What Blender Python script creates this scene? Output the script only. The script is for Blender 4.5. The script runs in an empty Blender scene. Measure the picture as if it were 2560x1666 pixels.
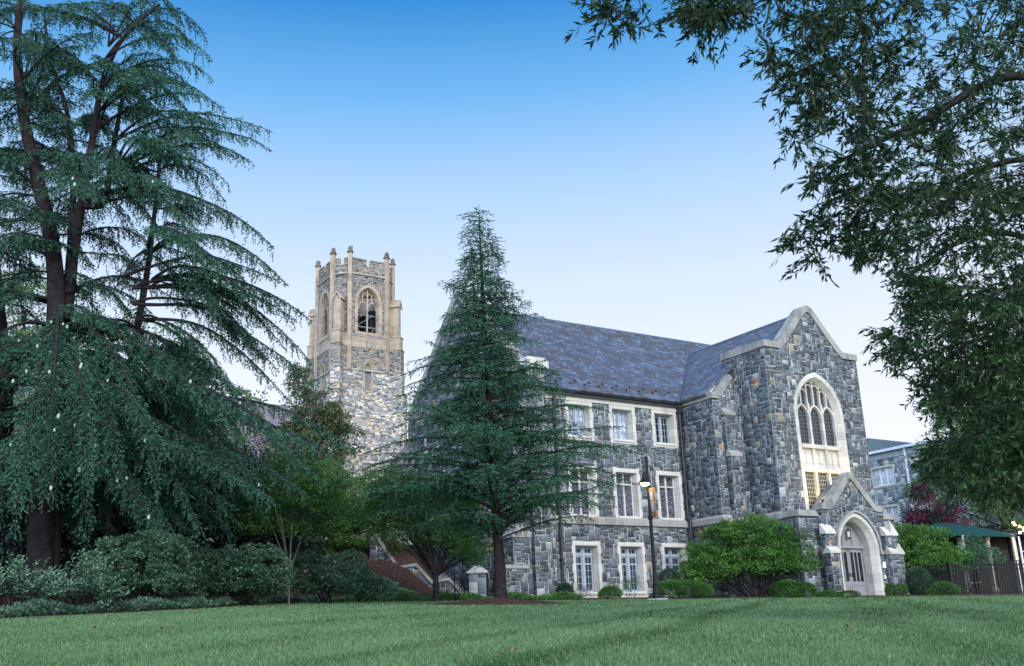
import bpy, math, random
import numpy as np
from math import sin, cos, pi, radians, sqrt, atan2, exp
C = bpy.context.scene
COL = C.collection
random.seed(7)
RNG = np.random.default_rng(11)

# ---------------------------------------------------------------- camera
FPX, PITCH, ROLL, TH = 2551.93, 0.292242, -0.0373813, 0.572647
CF = np.array([0, cos(PITCH), sin(PITCH)]); CU0 = np.array([0, -sin(PITCH), cos(PITCH)]); CX0 = np.array([1.0, 0, 0])
CX = cos(ROLL) * CX0 + sin(ROLL) * CU0
CU = -sin(ROLL) * CX0 + cos(ROLL) * CU0
cam = bpy.data.objects.new('camera', bpy.data.cameras.new('camera'))
COL.objects.link(cam)
from mathutils import Matrix, Vector
m = Matrix(((CX[0], CU[0], -CF[0], 0), (CX[1], CU[1], -CF[1], 0), (CX[2], CU[2], -CF[2], 0), (0, 0, 0, 1)))
cam.matrix_world = m
cam.data.sensor_width = 36.0
cam.data.lens = FPX / 2560 * 36.0
cam.data.clip_start = 0.05
cam.data.clip_end = 3000
C.camera = cam

# ---------------------------------------------------------------- light
SUN_AZ, SUN_EL = 150.0, 28.0          # degrees clockwise from +Y (behind the camera, to the right)
w = bpy.data.worlds.new('World'); C.world = w; w.use_nodes = True
nt = w.node_tree; nt.nodes.clear()
wo = nt.nodes.new('ShaderNodeOutputWorld')
sky = nt.nodes.new('ShaderNodeTexSky'); sky.sky_type = 'NISHITA'; sky.sun_disc = False
sky.sun_elevation = radians(SUN_EL); sky.sun_rotation = radians(SUN_AZ)
sky.air_density = 1.0; sky.dust_density = 1.0; sky.ozone_density = 2.0
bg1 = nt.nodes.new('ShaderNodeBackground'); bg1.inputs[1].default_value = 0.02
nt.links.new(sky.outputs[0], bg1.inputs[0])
geo = nt.nodes.new('ShaderNodeNewGeometry')
sep = nt.nodes.new('ShaderNodeSeparateXYZ')
tcw = nt.nodes.new('ShaderNodeTexCoord')
nt.links.new(tcw.outputs['Generated'], sep.inputs[0])
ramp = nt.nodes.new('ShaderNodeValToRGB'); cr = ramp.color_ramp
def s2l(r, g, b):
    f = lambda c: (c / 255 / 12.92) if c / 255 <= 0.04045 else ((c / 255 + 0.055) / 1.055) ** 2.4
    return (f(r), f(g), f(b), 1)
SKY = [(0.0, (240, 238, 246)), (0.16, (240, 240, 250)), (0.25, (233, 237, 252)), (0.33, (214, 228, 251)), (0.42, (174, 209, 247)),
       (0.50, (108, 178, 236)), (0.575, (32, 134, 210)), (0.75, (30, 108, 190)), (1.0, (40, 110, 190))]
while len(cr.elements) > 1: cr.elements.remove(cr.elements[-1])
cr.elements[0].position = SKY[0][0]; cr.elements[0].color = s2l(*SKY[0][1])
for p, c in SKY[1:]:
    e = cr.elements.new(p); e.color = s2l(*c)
# the sky pales towards the right where the light comes up: add azimuth to elevation
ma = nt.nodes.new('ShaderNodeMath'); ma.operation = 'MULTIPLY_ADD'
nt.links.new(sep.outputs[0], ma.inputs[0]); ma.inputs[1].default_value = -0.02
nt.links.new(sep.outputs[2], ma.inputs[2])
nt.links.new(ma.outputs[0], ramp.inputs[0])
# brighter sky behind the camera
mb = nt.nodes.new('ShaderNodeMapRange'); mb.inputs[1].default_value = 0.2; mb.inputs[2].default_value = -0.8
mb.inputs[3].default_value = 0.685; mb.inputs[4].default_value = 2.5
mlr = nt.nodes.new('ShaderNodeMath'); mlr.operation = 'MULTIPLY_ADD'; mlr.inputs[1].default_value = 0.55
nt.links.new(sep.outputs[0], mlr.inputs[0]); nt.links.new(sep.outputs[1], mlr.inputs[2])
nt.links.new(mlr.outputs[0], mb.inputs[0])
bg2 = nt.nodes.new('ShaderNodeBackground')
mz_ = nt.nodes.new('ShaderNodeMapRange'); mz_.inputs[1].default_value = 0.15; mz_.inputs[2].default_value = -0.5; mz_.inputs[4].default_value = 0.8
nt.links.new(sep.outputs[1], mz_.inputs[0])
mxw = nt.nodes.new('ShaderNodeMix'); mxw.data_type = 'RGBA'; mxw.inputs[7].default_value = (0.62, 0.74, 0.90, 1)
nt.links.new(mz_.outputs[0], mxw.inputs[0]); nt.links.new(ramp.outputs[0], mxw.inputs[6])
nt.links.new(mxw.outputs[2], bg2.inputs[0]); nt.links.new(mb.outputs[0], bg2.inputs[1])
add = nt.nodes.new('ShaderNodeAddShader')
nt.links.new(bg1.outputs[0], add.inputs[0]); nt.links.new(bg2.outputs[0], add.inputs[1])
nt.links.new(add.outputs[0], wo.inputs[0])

sl = bpy.data.lights.new('sun', 'SUN'); sl.energy = 1.6; sl.angle = radians(25); sl.color = (1.0, 0.96, 0.90)
sun = bpy.data.objects.new('sun', sl); COL.objects.link(sun)
az, el = radians(SUN_AZ), radians(SUN_EL)
sd = Vector((sin(az) * cos(el), cos(az) * cos(el), sin(el)))
sun.rotation_euler = sd.to_track_quat('Z', 'Y').to_euler()
sun.location = (30, -30, 40)
C.view_settings.view_transform = 'Standard'; C.view_settings.look = 'None'
C.view_settings.exposure = 0.55; C.view_settings.gamma = 1
C.render.film_transparent = False
try:
    C.cycles.max_bounces = 5; C.cycles.diffuse_bounces = 3; C.cycles.transmission_bounces = 3; C.cycles.transparent_max_bounces = 4
    C.cycles.use_denoising = True
    C.cycles.caustics_reflective = False; C.cycles.caustics_refractive = False
except Exception: pass

# ---------------------------------------------------------------- helpers
EU = np.array([cos(TH), sin(TH), 0]); EV = np.array([-sin(TH), cos(TH), 0])
def W3(u, v, z): return EU * u + EV * v + np.array([0, 0, z])
def at(px, py, y):
    "the point a distance y in front of the camera that the photograph shows at pixel (px, py)"
    d = CF * FPX + CX * (px - 1280) - CU * (py - 833)
    return d * (y / d[1])
def sstep(a, b, x):
    t = np.clip((x - a) / (b - a), 0, 1); return t * t * (3 - 2 * t)
def gz(x, y):
    "height of the ground"
    x = np.asarray(x, float); y = np.asarray(y, float)
    yy = np.where(y > 75, 75 + (y - 75) * 0.15, y)
    z = -0.45 + 0.0455 * yy - 0.028 * np.clip(x, -40, 40)
    z = z - 0.9 * sstep(5.0, -3.0, y)
    hill = 2.9 * sstep(46.3, 52.5, y) * sstep(-3.2, -6.4, x) * (1 - 0.6 * sstep(70, 120, y))
    bed = 0.28 * sstep(0, 5, bed_side(x, y)) * sstep(46, 34, y)
    return z + hill + bed
BEDX = [-10.15, -9.95, -9.55, -9.15, -8.95, -9.3, -9.9, -10.2, -8.0, -5.5, -3.2]
BEDY = [10, 17, 20.9, 23.9, 29.0, 36, 42, 45.5, 48.0, 48.6, 48.5]
def bed_side(x, y):
    "distance into the planting bed left of the lawn (positive inside)"
    xe = np.interp(y, BEDY[:8], BEDX[:8])
    return xe - x
def obj(name, mesh, mat=None, parent=None):
    o = bpy.data.objects.new(name, mesh); COL.objects.link(o)
    if mat is not None and len(mesh.materials) == 0:
        for mm in (mat if isinstance(mat, (list, tuple)) else [mat]): mesh.materials.append(mm)
    if parent is not None: o.parent = parent
    return o
def tag(o, label=None, cat=None, group=None, kind=None):
    if label: o['label'] = label
    if cat: o['category'] = cat
    if group: o['group'] = group
    if kind: o['kind'] = kind
    return o
def empty(name, loc, rz=0.0, label=None, cat=None, group=None):
    o = bpy.data.objects.new(name, None); COL.objects.link(o)
    o.location = [float(c) for c in loc]; o.rotation_euler = (0, 0, rz); o.empty_display_size = 0.3
    return tag(o, label, cat, group)
class MB:
    "collects boxes, prisms and tubes into one mesh, in local coordinates of an origin"
    def __init__(s, o=(0, 0, 0)): s.v = []; s.f = []; s.m = []; s.c = []; s.o = np.array(o, float)
    def add(s, vs, fs, mi=0):
        n = len(s.v); s.v += [tuple(np.asarray(p, float) - s.o) for p in vs]
        s.f += [tuple(n + i for i in f) for f in fs]; s.m += [mi] * len(fs); return s
    def box(s, x0, x1, y0, y1, z0, z1, mi=0):
        return s.add([(x0, y0, z0), (x1, y0, z0), (x1, y1, z0), (x0, y1, z0), (x0, y0, z1), (x1, y0, z1), (x1, y1, z1), (x0, y1, z1)],
                     [(0, 3, 2, 1), (4, 5, 6, 7), (0, 1, 5, 4), (1, 2, 6, 5), (2, 3, 7, 6), (3, 0, 4, 7)], mi)
    def hexa(s, p, mi=0):
        return s.add(p, [(0, 3, 2, 1), (4, 5, 6, 7), (0, 1, 5, 4), (1, 2, 6, 5), (2, 3, 7, 6), (3, 0, 4, 7)], mi)
    def loft(s, curves, closed=False, cap0=False, cap1=False, mi=0):
        n = len(curves[0]); vs = [p for c in curves for p in c]; fs = []
        for i in range(len(curves) - 1):
            for j in range(n if closed else n - 1):
                k = (j + 1) % n; fs.append((i * n + j, i * n + k, (i + 1) * n + k, (i + 1) * n + j))
        if cap0: fs.append(tuple(range(n))[::-1])
        if cap1: fs.append(tuple(range((len(curves) - 1) * n, len(curves) * n)))
        return s.add(vs, fs, mi)
    def prism(s, poly, off, mi=0):
        off = np.array(off, float); return s.loft([poly, [np.array(p, float) + off for p in poly]], True, True, True, mi)
    def tube(s, pts, rad, n=8, mi=0, cap=True):
        pts = [np.array(p, float) for p in pts]
        if not hasattr(rad, '__len__'): rad = [rad] * len(pts)
        cs = []
        a = None
        for i, p in enumerate(pts):
            d = pts[min(i + 1, len(pts) - 1)] - pts[max(i - 1, 0)]; d = d / (np.linalg.norm(d) + 1e-9)
            if a is None:
                a = np.cross(d, [0, 0, 1]) if abs(d[2]) < 0.9 else np.cross(d, [0, 1, 0])
            a = a - d * (a @ d); a = a / (np.linalg.norm(a) + 1e-9); b = np.cross(d, a)
            cs.append([p + rad[i] * (cos(2 * pi * k / n) * a + sin(2 * pi * k / n) * b) for k in range(n)])
        return s.loft(cs, True, cap, cap, mi)
    def lathe(s, prof, cx, cy, n=16, mi=0):
        cs = [[(cx + r * cos(2 * pi * k / n), cy + r * sin(2 * pi * k / n), z) for k in range(n)] for r, z in prof]
        return s.loft(cs, True, True, True, mi)
    def build(s, name, mat, parent=None, smooth=False, **kw):
        me = bpy.data.meshes.new(name); me.from_pydata(s.v, [], s.f); me.update()
        mats = mat if isinstance(mat, (list, tuple)) else [mat]
        for mm in mats: me.materials.append(mm)
        if len(mats) > 1: me.polygons.foreach_set('material_index', s.m)
        if smooth: me.polygons.foreach_set('use_smooth', [True] * len(s.f))
        o = obj(name, me, None, parent)
        return tag(o, **kw) if kw else o
def quads_mesh(name, V, F, cols=None, smooth=False):
    "fast mesh of quads: V (n,3), F (m,4) int, cols (m,3) one colour per face"
    me = bpy.data.meshes.new(name)
    V = np.ascontiguousarray(V, np.float32); F = np.ascontiguousarray(F, np.int32)
    me.vertices.add(len(V)); me.vertices.foreach_set('co', V.ravel())
    me.loops.add(F.size); me.loops.foreach_set('vertex_index', F.ravel())
    me.polygons.add(len(F)); me.polygons.foreach_set('loop_start', np.arange(0, F.size, F.shape[1], dtype=np.int32))
    me.polygons.foreach_set('loop_total', np.full(len(F), F.shape[1], np.int32))
    if cols is not None:
        a = me.color_attributes.new('Col', 'BYTE_COLOR', 'CORNER')
        c4 = np.ones((len(F), F.shape[1], 4), np.float32); c4[:, :, :3] = np.asarray(cols, np.float32)[:, None, :]
        a.data.foreach_set('color', c4.ravel())
    me.update(calc_edges=True)
    if smooth: me.polygons.foreach_set('use_smooth', np.ones(len(F), bool))
    return me
# ---------------------------------------------------------------- materials
def mat_new(name):
    m = bpy.data.materials.new(name); m.use_nodes = True
    nt = m.node_tree; b = nt.nodes['Principled BSDF']
    return m, nt, b
def N(nt, t, **kw):
    n = nt.nodes.new(t)
    for k, v in kw.items():
        if k.startswith('i_'): n.inputs[int(k[2:])].default_value = v
        else: setattr(n, k, v)
    return n
def L(nt, a, b): nt.links.new(a, b)
def simple(name, col, rough=0.7, metal=0.0, spec=0.3, noise=0.15, scale=3.0, bump=0.0, bscale=20.0, emit=None, es=0.0):
    m, nt, b = mat_new(name)
    b.inputs['Roughness'].default_value = rough; b.inputs['Metallic'].default_value = metal
    b.inputs['Specular IOR Level'].default_value = spec
    tc = N(nt, 'ShaderNodeTexCoord'); n = N(nt, 'ShaderNodeTexNoise'); n.inputs['Scale'].default_value = scale; n.inputs['Detail'].default_value = 6
    L(nt, tc.outputs['Object'], n.inputs['Vector'])
    mr = N(nt, 'ShaderNodeMapRange'); mr.inputs[1].default_value = 0.3; mr.inputs[2].default_value = 0.7
    mr.inputs[3].default_value = 1 - noise; mr.inputs[4].default_value = 1 + noise
    L(nt, n.outputs[0], mr.inputs[0])
    mx = N(nt, 'ShaderNodeVectorMath', operation='SCALE'); mx.inputs[0].default_value = col[:3]
    L(nt, mr.outputs[0], mx.inputs['Scale']); L(nt, mx.outputs[0], b.inputs['Base Color'])
    if bump > 0:
        n2 = N(nt, 'ShaderNodeTexNoise'); n2.inputs['Scale'].default_value = bscale; n2.inputs['Detail'].default_value = 4
        L(nt, tc.outputs['Object'], n2.inputs['Vector'])
        bp = N(nt, 'ShaderNodeBump'); bp.inputs['Strength'].default_value = bump; bp.inputs['Distance'].default_value = 0.03
        L(nt, n2.outputs[0], bp.inputs['Height']); L(nt, bp.outputs[0], b.inputs['Normal'])
    if emit:
        b.inputs['Emission Color'].default_value = (*emit, 1); b.inputs['Emission Strength'].default_value = es
    return m
def stone_mat(name, rough=0.75):
    m, nt, b = mat_new(name); b.inputs['Roughness'].default_value = rough; b.inputs['Specular IOR Level'].default_value = 0.3
    at_ = N(nt, 'ShaderNodeAttribute', attribute_name='Col')
    tc = N(nt, 'ShaderNodeTexCoord')
    n = N(nt, 'ShaderNodeTexNoise'); n.inputs['Scale'].default_value = 9; n.inputs['Detail'].default_value = 8; n.inputs['Roughness'].default_value = 0.7
    L(nt, tc.outputs['Object'], n.inputs['Vector'])
    mr = N(nt, 'ShaderNodeMapRange'); mr.inputs[1].default_value = 0.25; mr.inputs[2].default_value = 0.75; mr.inputs[3].default_value = 0.78; mr.inputs[4].default_value = 1.24
    L(nt, n.outputs[0], mr.inputs[0])
    n3 = N(nt, 'ShaderNodeTexNoise'); n3.inputs['Scale'].default_value = 0.35; n3.inputs['Detail'].default_value = 4
    L(nt, tc.outputs['Object'], n3.inputs['Vector'])
    mr3 = N(nt, 'ShaderNodeMapRange'); mr3.inputs[1].default_value = 0.3; mr3.inputs[2].default_value = 0.7; mr3.inputs[3].default_value = 0.85; mr3.inputs[4].default_value = 1.15
    L(nt, n3.outputs[0], mr3.inputs[0])
    mm = N(nt, 'ShaderNodeMath', operation='MULTIPLY'); L(nt, mr.outputs[0], mm.inputs[0]); L(nt, mr3.outputs[0], mm.inputs[1])
    sc = N(nt, 'ShaderNodeVectorMath', operation='SCALE'); L(nt, at_.outputs['Color'], sc.inputs[0]); L(nt, mm.outputs[0], sc.inputs['Scale'])
    L(nt, sc.outputs[0], b.inputs['Base Color'])
    bp = N(nt, 'ShaderNodeBump'); bp.inputs['Strength'].default_value = 0.5; bp.inputs['Distance'].default_value = 0.02
    L(nt, n.outputs[0], bp.inputs['Height']); L(nt, bp.outputs[0], b.inputs['Normal'])
    return m
def limestone_mat(name, col, grime=(0.16, 0.15, 0.13), amount=0.5):
    m, nt, b = mat_new(name); b.inputs['Roughness'].default_value = 0.8; b.inputs['Specular IOR Level'].default_value = 0.25
    tc = N(nt, 'ShaderNodeTexCoord')
    mp = N(nt, 'ShaderNodeMapping'); mp.inputs['Scale'].default_value = (3.2, 3.2, 0.5); L(nt, tc.outputs['Object'], mp.inputs[0])
    n = N(nt, 'ShaderNodeTexNoise'); n.inputs['Scale'].default_value = 1.6; n.inputs['Detail'].default_value = 9; n.inputs['Roughness'].default_value = 0.68
    L(nt, mp.outputs[0], n.inputs['Vector'])
    n2 = N(nt, 'ShaderNodeTexNoise'); n2.inputs['Scale'].default_value = 0.8; n2.inputs['Detail'].default_value = 6
    L(nt, tc.outputs['Object'], n2.inputs['Vector'])
    ad = N(nt, 'ShaderNodeMath', operation='MULTIPLY_ADD'); L(nt, n.outputs[0], ad.inputs[0]); ad.inputs[1].default_value = 1.0; L(nt, n2.outputs[0], ad.inputs[2])
    mr = N(nt, 'ShaderNodeMapRange'); mr.inputs[1].default_value = 0.95; mr.inputs[2].default_value = 1.35; mr.inputs[3].default_value = 0; mr.inputs[4].default_value = amount
    L(nt, ad.outputs[0], mr.inputs[0])
    # ashlar courses, joints every 0.4 m
    sx = N(nt, 'ShaderNodeSeparateXYZ'); L(nt, tc.outputs['Object'], sx.inputs[0])
    mz = N(nt, 'ShaderNodeMath', operation='MULTIPLY'); L(nt, sx.outputs[2], mz.inputs[0]); mz.inputs[1].default_value = 2.35
    fr = N(nt, 'ShaderNodeMath', operation='FRACT'); L(nt, mz.outputs[0], fr.inputs[0])
    cm = N(nt, 'ShaderNodeMath', operation='LESS_THAN'); L(nt, fr.outputs[0], cm.inputs[0]); cm.inputs[1].default_value = 0.035
    mixc = N(nt, 'ShaderNodeMix', data_type='RGBA'); mixc.inputs[6].default_value = (*col, 1); mixc.inputs[7].default_value = (*grime, 1)
    L(nt, mr.outputs[0], mixc.inputs[0])
    fl = N(nt, 'ShaderNodeMath', operation='FLOOR'); L(nt, mz.outputs[0], fl.inputs[0])
    wn = N(nt, 'ShaderNodeTexWhiteNoise', noise_dimensions='1D'); L(nt, fl.outputs[0], wn.inputs['W'])
    mrw = N(nt, 'ShaderNodeMapRange'); mrw.inputs[3].default_value = 0.88; mrw.inputs[4].default_value = 1.08; L(nt, wn.outputs[0], mrw.inputs[0])
    jm = N(nt, 'ShaderNodeMath', operation='MULTIPLY_ADD'); L(nt, cm.outputs[0], jm.inputs[0]); jm.inputs[1].default_value = -0.3; L(nt, mrw.outputs[0], jm.inputs[2])
    sc = N(nt, 'ShaderNodeVectorMath', operation='SCALE'); L(nt, mixc.outputs[2], sc.inputs[0]); L(nt, jm.outputs[0], sc.inputs['Scale'])
    L(nt, sc.outputs[0], b.inputs['Base Color'])
    n4 = N(nt, 'ShaderNodeTexNoise'); n4.inputs['Scale'].default_value = 25; L(nt, tc.outputs['Object'], n4.inputs['Vector'])
    bp = N(nt, 'ShaderNodeBump'); bp.inputs['Strength'].default_value = 0.35; bp.inputs['Distance'].default_value = 0.01
    L(nt, n4.outputs[0], bp.inputs['Height']); L(nt, bp.outputs[0], b.inputs['Normal'])
    return m
def slate_mat(name, cols, brown, w_=0.34, h_=0.23, brown_amt=0.5, rough=0.42):
    m, nt, b = mat_new(name); b.inputs['Roughness'].default_value = rough; b.inputs['Specular IOR Level'].default_value = 0.5
    uv = N(nt, 'ShaderNodeUVMap'); sx = N(nt, 'ShaderNodeSeparateXYZ'); L(nt, uv.outputs[0], sx.inputs[0])
    rv = N(nt, 'ShaderNodeMath', operation='DIVIDE'); L(nt, sx.outputs[1], rv.inputs[0]); rv.inputs[1].default_value = h_
    row = N(nt, 'ShaderNodeMath', operation='FLOOR'); L(nt, rv.outputs[0], row.inputs[0])
    rf = N(nt, 'ShaderNodeMath', operation='FRACT'); L(nt, rv.outputs[0], rf.inputs[0])
    wr = N(nt, 'ShaderNodeTexWhiteNoise', noise_dimensions='1D'); L(nt, row.outputs[0], wr.inputs['W'])
    cu = N(nt, 'ShaderNodeMath', operation='DIVIDE'); L(nt, sx.outputs[0], cu.inputs[0]); cu.inputs[1].default_value = w_
    cs = N(nt, 'ShaderNodeMath', operation='MULTIPLY_ADD'); L(nt, wr.outputs[0], cs.inputs[0]); cs.inputs[1].default_value = 5.0; L(nt, cu.outputs[0], cs.inputs[2])
    colf = N(nt, 'ShaderNodeMath', operation='FLOOR'); L(nt, cs.outputs[0], colf.inputs[0])
    cf = N(nt, 'ShaderNodeMath', operation='FRACT'); L(nt, cs.outputs[0], cf.inputs[0])
    cb = N(nt, 'ShaderNodeCombineXYZ'); L(nt, colf.outputs[0], cb.inputs[0]); L(nt, row.outputs[0], cb.inputs[1])
    wn = N(nt, 'ShaderNodeTexWhiteNoise', noise_dimensions='2D'); L(nt, cb.outputs[0], wn.inputs['Vector'])
    rp = N(nt, 'ShaderNodeValToRGB'); e = rp.color_ramp; e.interpolation = 'CONSTANT'
    for i, c in enumerate(cols):
        if i == 0: e.elements[0].color = (*c, 1); e.elements[0].position = 0
        elif i == 1: e.elements[1].position = 1 / len(cols); e.elements[1].color = (*c, 1)
        else:
            q = e.elements.new(i / len(cols)); q.color = (*c, 1)
    L(nt, wn.outputs['Value'], rp.inputs[0])
    # brown patches, ragged by slate
    pn = N(nt, 'ShaderNodeTexNoise'); pn.inputs['Scale'].default_value = 1.3; pn.inputs['Detail'].default_value = 3
    L(nt, uv.outputs[0], pn.inputs['Vector'])
    pa = N(nt, 'ShaderNodeMath', operation='MULTIPLY_ADD'); L(nt, wn.outputs['Value'], pa.inputs[0]); pa.inputs[1].default_value = 0.25; L(nt, pn.outputs[0], pa.inputs[2])
    gt = N(nt, 'ShaderNodeMapRange'); gt.inputs[1].default_value = 0.63; gt.inputs[2].default_value = 0.70; gt.inputs[4].default_value = brown_amt
    L(nt, pa.outputs[0], gt.inputs[0])
    mx = N(nt, 'ShaderNodeMix', data_type='RGBA'); L(nt, gt.outputs[0], mx.inputs[0]); L(nt, rp.outputs[0], mx.inputs[6]); mx.inputs[7].default_value = (*brown, 1)
    # gaps
    e1 = N(nt, 'ShaderNodeMath', operation='LESS_THAN'); L(nt, cf.outputs[0], e1.inputs[0]); e1.inputs[1].default_value = 0.07
    e2 = N(nt, 'ShaderNodeMath', operation='LESS_THAN'); L(nt, rf.outputs[0], e2.inputs[0]); e2.inputs[1].default_value = 0.2
    em = N(nt, 'ShaderNodeMath', operation='MAXIMUM'); L(nt, e1.outputs[0], em.inputs[0]); L(nt, e2.outputs[0], em.inputs[1])
    k = N(nt, 'ShaderNodeMath', operation='MULTIPLY_ADD'); L(nt, em.outputs[0], k.inputs[0]); k.inputs[1].default_value = -0.6; k.inputs[2].default_value = 1.0
    sc = N(nt, 'ShaderNodeVectorMath', operation='SCALE'); L(nt, mx.outputs[2], sc.inputs[0]); L(nt, k.outputs[0], sc.inputs['Scale'])
    L(nt, sc.outputs[0], b.inputs['Base Color'])
    h1 = N(nt, 'ShaderNodeMath', operation='MULTIPLY_ADD'); L(nt, rf.outputs[0], h1.inputs[0]); h1.inputs[1].default_value = -1.0; h1.inputs[2].default_value = 1.0
    h2 = N(nt, 'ShaderNodeMath', operation='MULTIPLY_ADD'); L(nt, wn.outputs['Value'], h2.inputs[0]); h2.inputs[1].default_value = 0.7; L(nt, h1.outputs[0], h2.inputs[2])
    h3 = N(nt, 'ShaderNodeMath', operation='SUBTRACT'); L(nt, h2.outputs[0], h3.inputs[0]); L(nt, em.outputs[0], h3.inputs[1])
    bp = N(nt, 'ShaderNodeBump'); bp.inputs['Strength'].default_value = 1.0; bp.inputs['Distance'].default_value = 0.04
    L(nt, h3.outputs[0], bp.inputs['Height']); L(nt, bp.outputs[0], b.inputs['Normal'])
    return m
def leaf_mat(name, dark, light, rough=0.55, trans=0.25, spec=0.3, back=None):
    m, nt, b = mat_new(name)
    b.inputs['Roughness'].default_value = rough; b.inputs['Specular IOR Level'].default_value = spec
    a = N(nt, 'ShaderNodeAttribute', attribute_name='Col')
    sx = N(nt, 'ShaderNodeSeparateColor'); L(nt, a.outputs['Color'], sx.inputs[0])
    mx = N(nt, 'ShaderNodeMix', data_type='RGBA'); L(nt, sx.outputs[0], mx.inputs[0])
    mx.inputs[6].default_value = (*dark, 1); mx.inputs[7].default_value = (*light, 1)
    out = mx.outputs[2]
    if back is not None:
        m2 = N(nt, 'ShaderNodeMix', data_type='RGBA'); L(nt, sx.outputs[1], m2.inputs[0]); L(nt, out, m2.inputs[6]); m2.inputs[7].default_value = (*back, 1); out = m2.outputs[2]
    L(nt, out, b.inputs['Base Color'])
    tr = N(nt, 'ShaderNodeBsdfTranslucent'); L(nt, out, tr.inputs[0])
    ms = N(nt, 'ShaderNodeMixShader'); ms.inputs[0].default_value = trans
    L(nt, b.outputs[0], ms.inputs[1]); L(nt, tr.outputs[0], ms.inputs[2])
    L(nt, ms.outputs[0], nt.nodes['Material Output'].inputs[0])
    return m
def glass_mat(name, col=(0.02, 0.025, 0.03), rough=0.08, spec=0.6):
    m, nt, b = mat_new(name); b.inputs['Roughness'].default_value = rough; b.inputs['Specular IOR Level'].default_value = spec
    tc = N(nt, 'ShaderNodeTexCoord'); n = N(nt, 'ShaderNodeTexNoise'); n.inputs['Scale'].default_value = 2.2; n.inputs['Detail'].default_value = 3
    L(nt, tc.outputs['Object'], n.inputs['Vector'])
    mr = N(nt, 'ShaderNodeMapRange'); mr.inputs[1].default_value = 0.35; mr.inputs[2].default_value = 0.65; mr.inputs[3].default_value = 0.55; mr.inputs[4].default_value = 1.5
    L(nt, n.outputs[0], mr.inputs[0])
    sc = N(nt, 'ShaderNodeVectorMath', operation='SCALE'); sc.inputs[0].default_value = col; L(nt, mr.outputs[0], sc.inputs['Scale'])
    L(nt, sc.outputs[0], b.inputs['Base Color'])
    bp = N(nt, 'ShaderNodeBump'); bp.inputs['Strength'].default_value = 0.15; bp.inputs['Distance'].default_value = 0.02
    L(nt, n.outputs[0], bp.inputs['Height']); L(nt, bp.outputs[0], b.inputs['Normal'])
    return m
def lead_mat(name, glass, lead, gx=0.13, gz_=0.2, scroll=False, tint=None):
    "leaded lights: a grid of lead cames (or a net of small curved cames) over dark glass"
    m, nt, b = mat_new(name); b.inputs['Specular IOR Level'].default_value = 0.5
    uv = N(nt, 'ShaderNodeUVMap')
    if scroll:
        vo = N(nt, 'ShaderNodeTexVoronoi', feature='DISTANCE_TO_EDGE'); vo.inputs['Scale'].default_value = 11
        L(nt, uv.outputs[0], vo.inputs['Vector'])
        lt = N(nt, 'ShaderNodeMath', operation='LESS_THAN'); L(nt, vo.outputs[0], lt.inputs[0]); lt.inputs[1].default_value = 0.1
        f = lt.outputs[0]
    else:
        sx = N(nt, 'ShaderNodeSeparateXYZ'); L(nt, uv.outputs[0], sx.inputs[0]); fs = []
        for k, g, t in ((0, gx, 0.2), (1, gz_, 0.11)):
            d = N(nt, 'ShaderNodeMath', operation='DIVIDE'); L(nt, sx.outputs[k], d.inputs[0]); d.inputs[1].default_value = g
            r = N(nt, 'ShaderNodeMath', operation='FRACT'); L(nt, d.outputs[0], r.inputs[0])
            q = N(nt, 'ShaderNodeMath', operation='LESS_THAN'); L(nt, r.outputs[0], q.inputs[0]); q.inputs[1].default_value = t; fs.append(q)
        mxx = N(nt, 'ShaderNodeMath', operation='MAXIMUM'); L(nt, fs[0].outputs[0], mxx.inputs[0]); L(nt, fs[1].outputs[0], mxx.inputs[1]); f = mxx.outputs[0]
    mx = N(nt, 'ShaderNodeMix', data_type='RGBA'); L(nt, f, mx.inputs[0]); mx.inputs[6].default_value = (*glass, 1); mx.inputs[7].default_value = (*lead, 1)
    if tint:
        vo = N(nt, 'ShaderNodeTexVoronoi'); vo.inputs['Scale'].default_value = 5; L(nt, uv.outputs[0], vo.inputs['Vector'])
        hs = N(nt, 'ShaderNodeMix', data_type='RGBA'); hs.inputs[0].default_value = tint; hs.inputs[6].default_value = (*glass, 1); L(nt, vo.outputs['Color'], hs.inputs[7])
        hv = N(nt, 'ShaderNodeHueSaturation'); hv.inputs['Value'].default_value = 0.5; hv.inputs['Saturation'].default_value = 1.0; L(nt, hs.outputs[2], hv.inputs['Color']); L(nt, hv.outputs[0], mx.inputs[6])
    L(nt, mx.outputs[2], b.inputs['Base Color'])
    rr = N(nt, 'ShaderNodeMapRange'); rr.inputs[3].default_value = 0.12; rr.inputs[4].default_value = 0.6; L(nt, f, rr.inputs[0]); L(nt, rr.outputs[0], b.inputs['Roughness'])
    return m
M = {}
M['stone'] = stone_mat('field stone'); M['mortar'] = simple('pale mortar', (0.36, 0.37, 0.38), 0.9, noise=0.2, scale=2, bump=0.4, bscale=30)
M['mortar_warm'] = simple('warm mortar', (0.40, 0.38, 0.35), 0.9, noise=0.2, scale=2)
M['lime'] = limestone_mat('limestone', (0.55, 0.52, 0.475)); M['lime_dirty'] = limestone_mat('weathered limestone', (0.31, 0.298, 0.28), (0.075, 0.074, 0.072), 0.85)
M['lime_tower'] = limestone_mat('tower limestone', (0.37, 0.295, 0.225), (0.11, 0.085, 0.07), 0.85)
M['slate'] = slate_mat('blue slate', [(0.105, 0.12, 0.152), (0.12, 0.14, 0.175), (0.145, 0.168, 0.21), (0.10, 0.10, 0.118), (0.13, 0.13, 0.155), (0.18, 0.205, 0.25), (0.115, 0.105, 0.115), (0.15, 0.175, 0.218)], (0.105, 0.085, 0.072), brown_amt=1.0)
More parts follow.
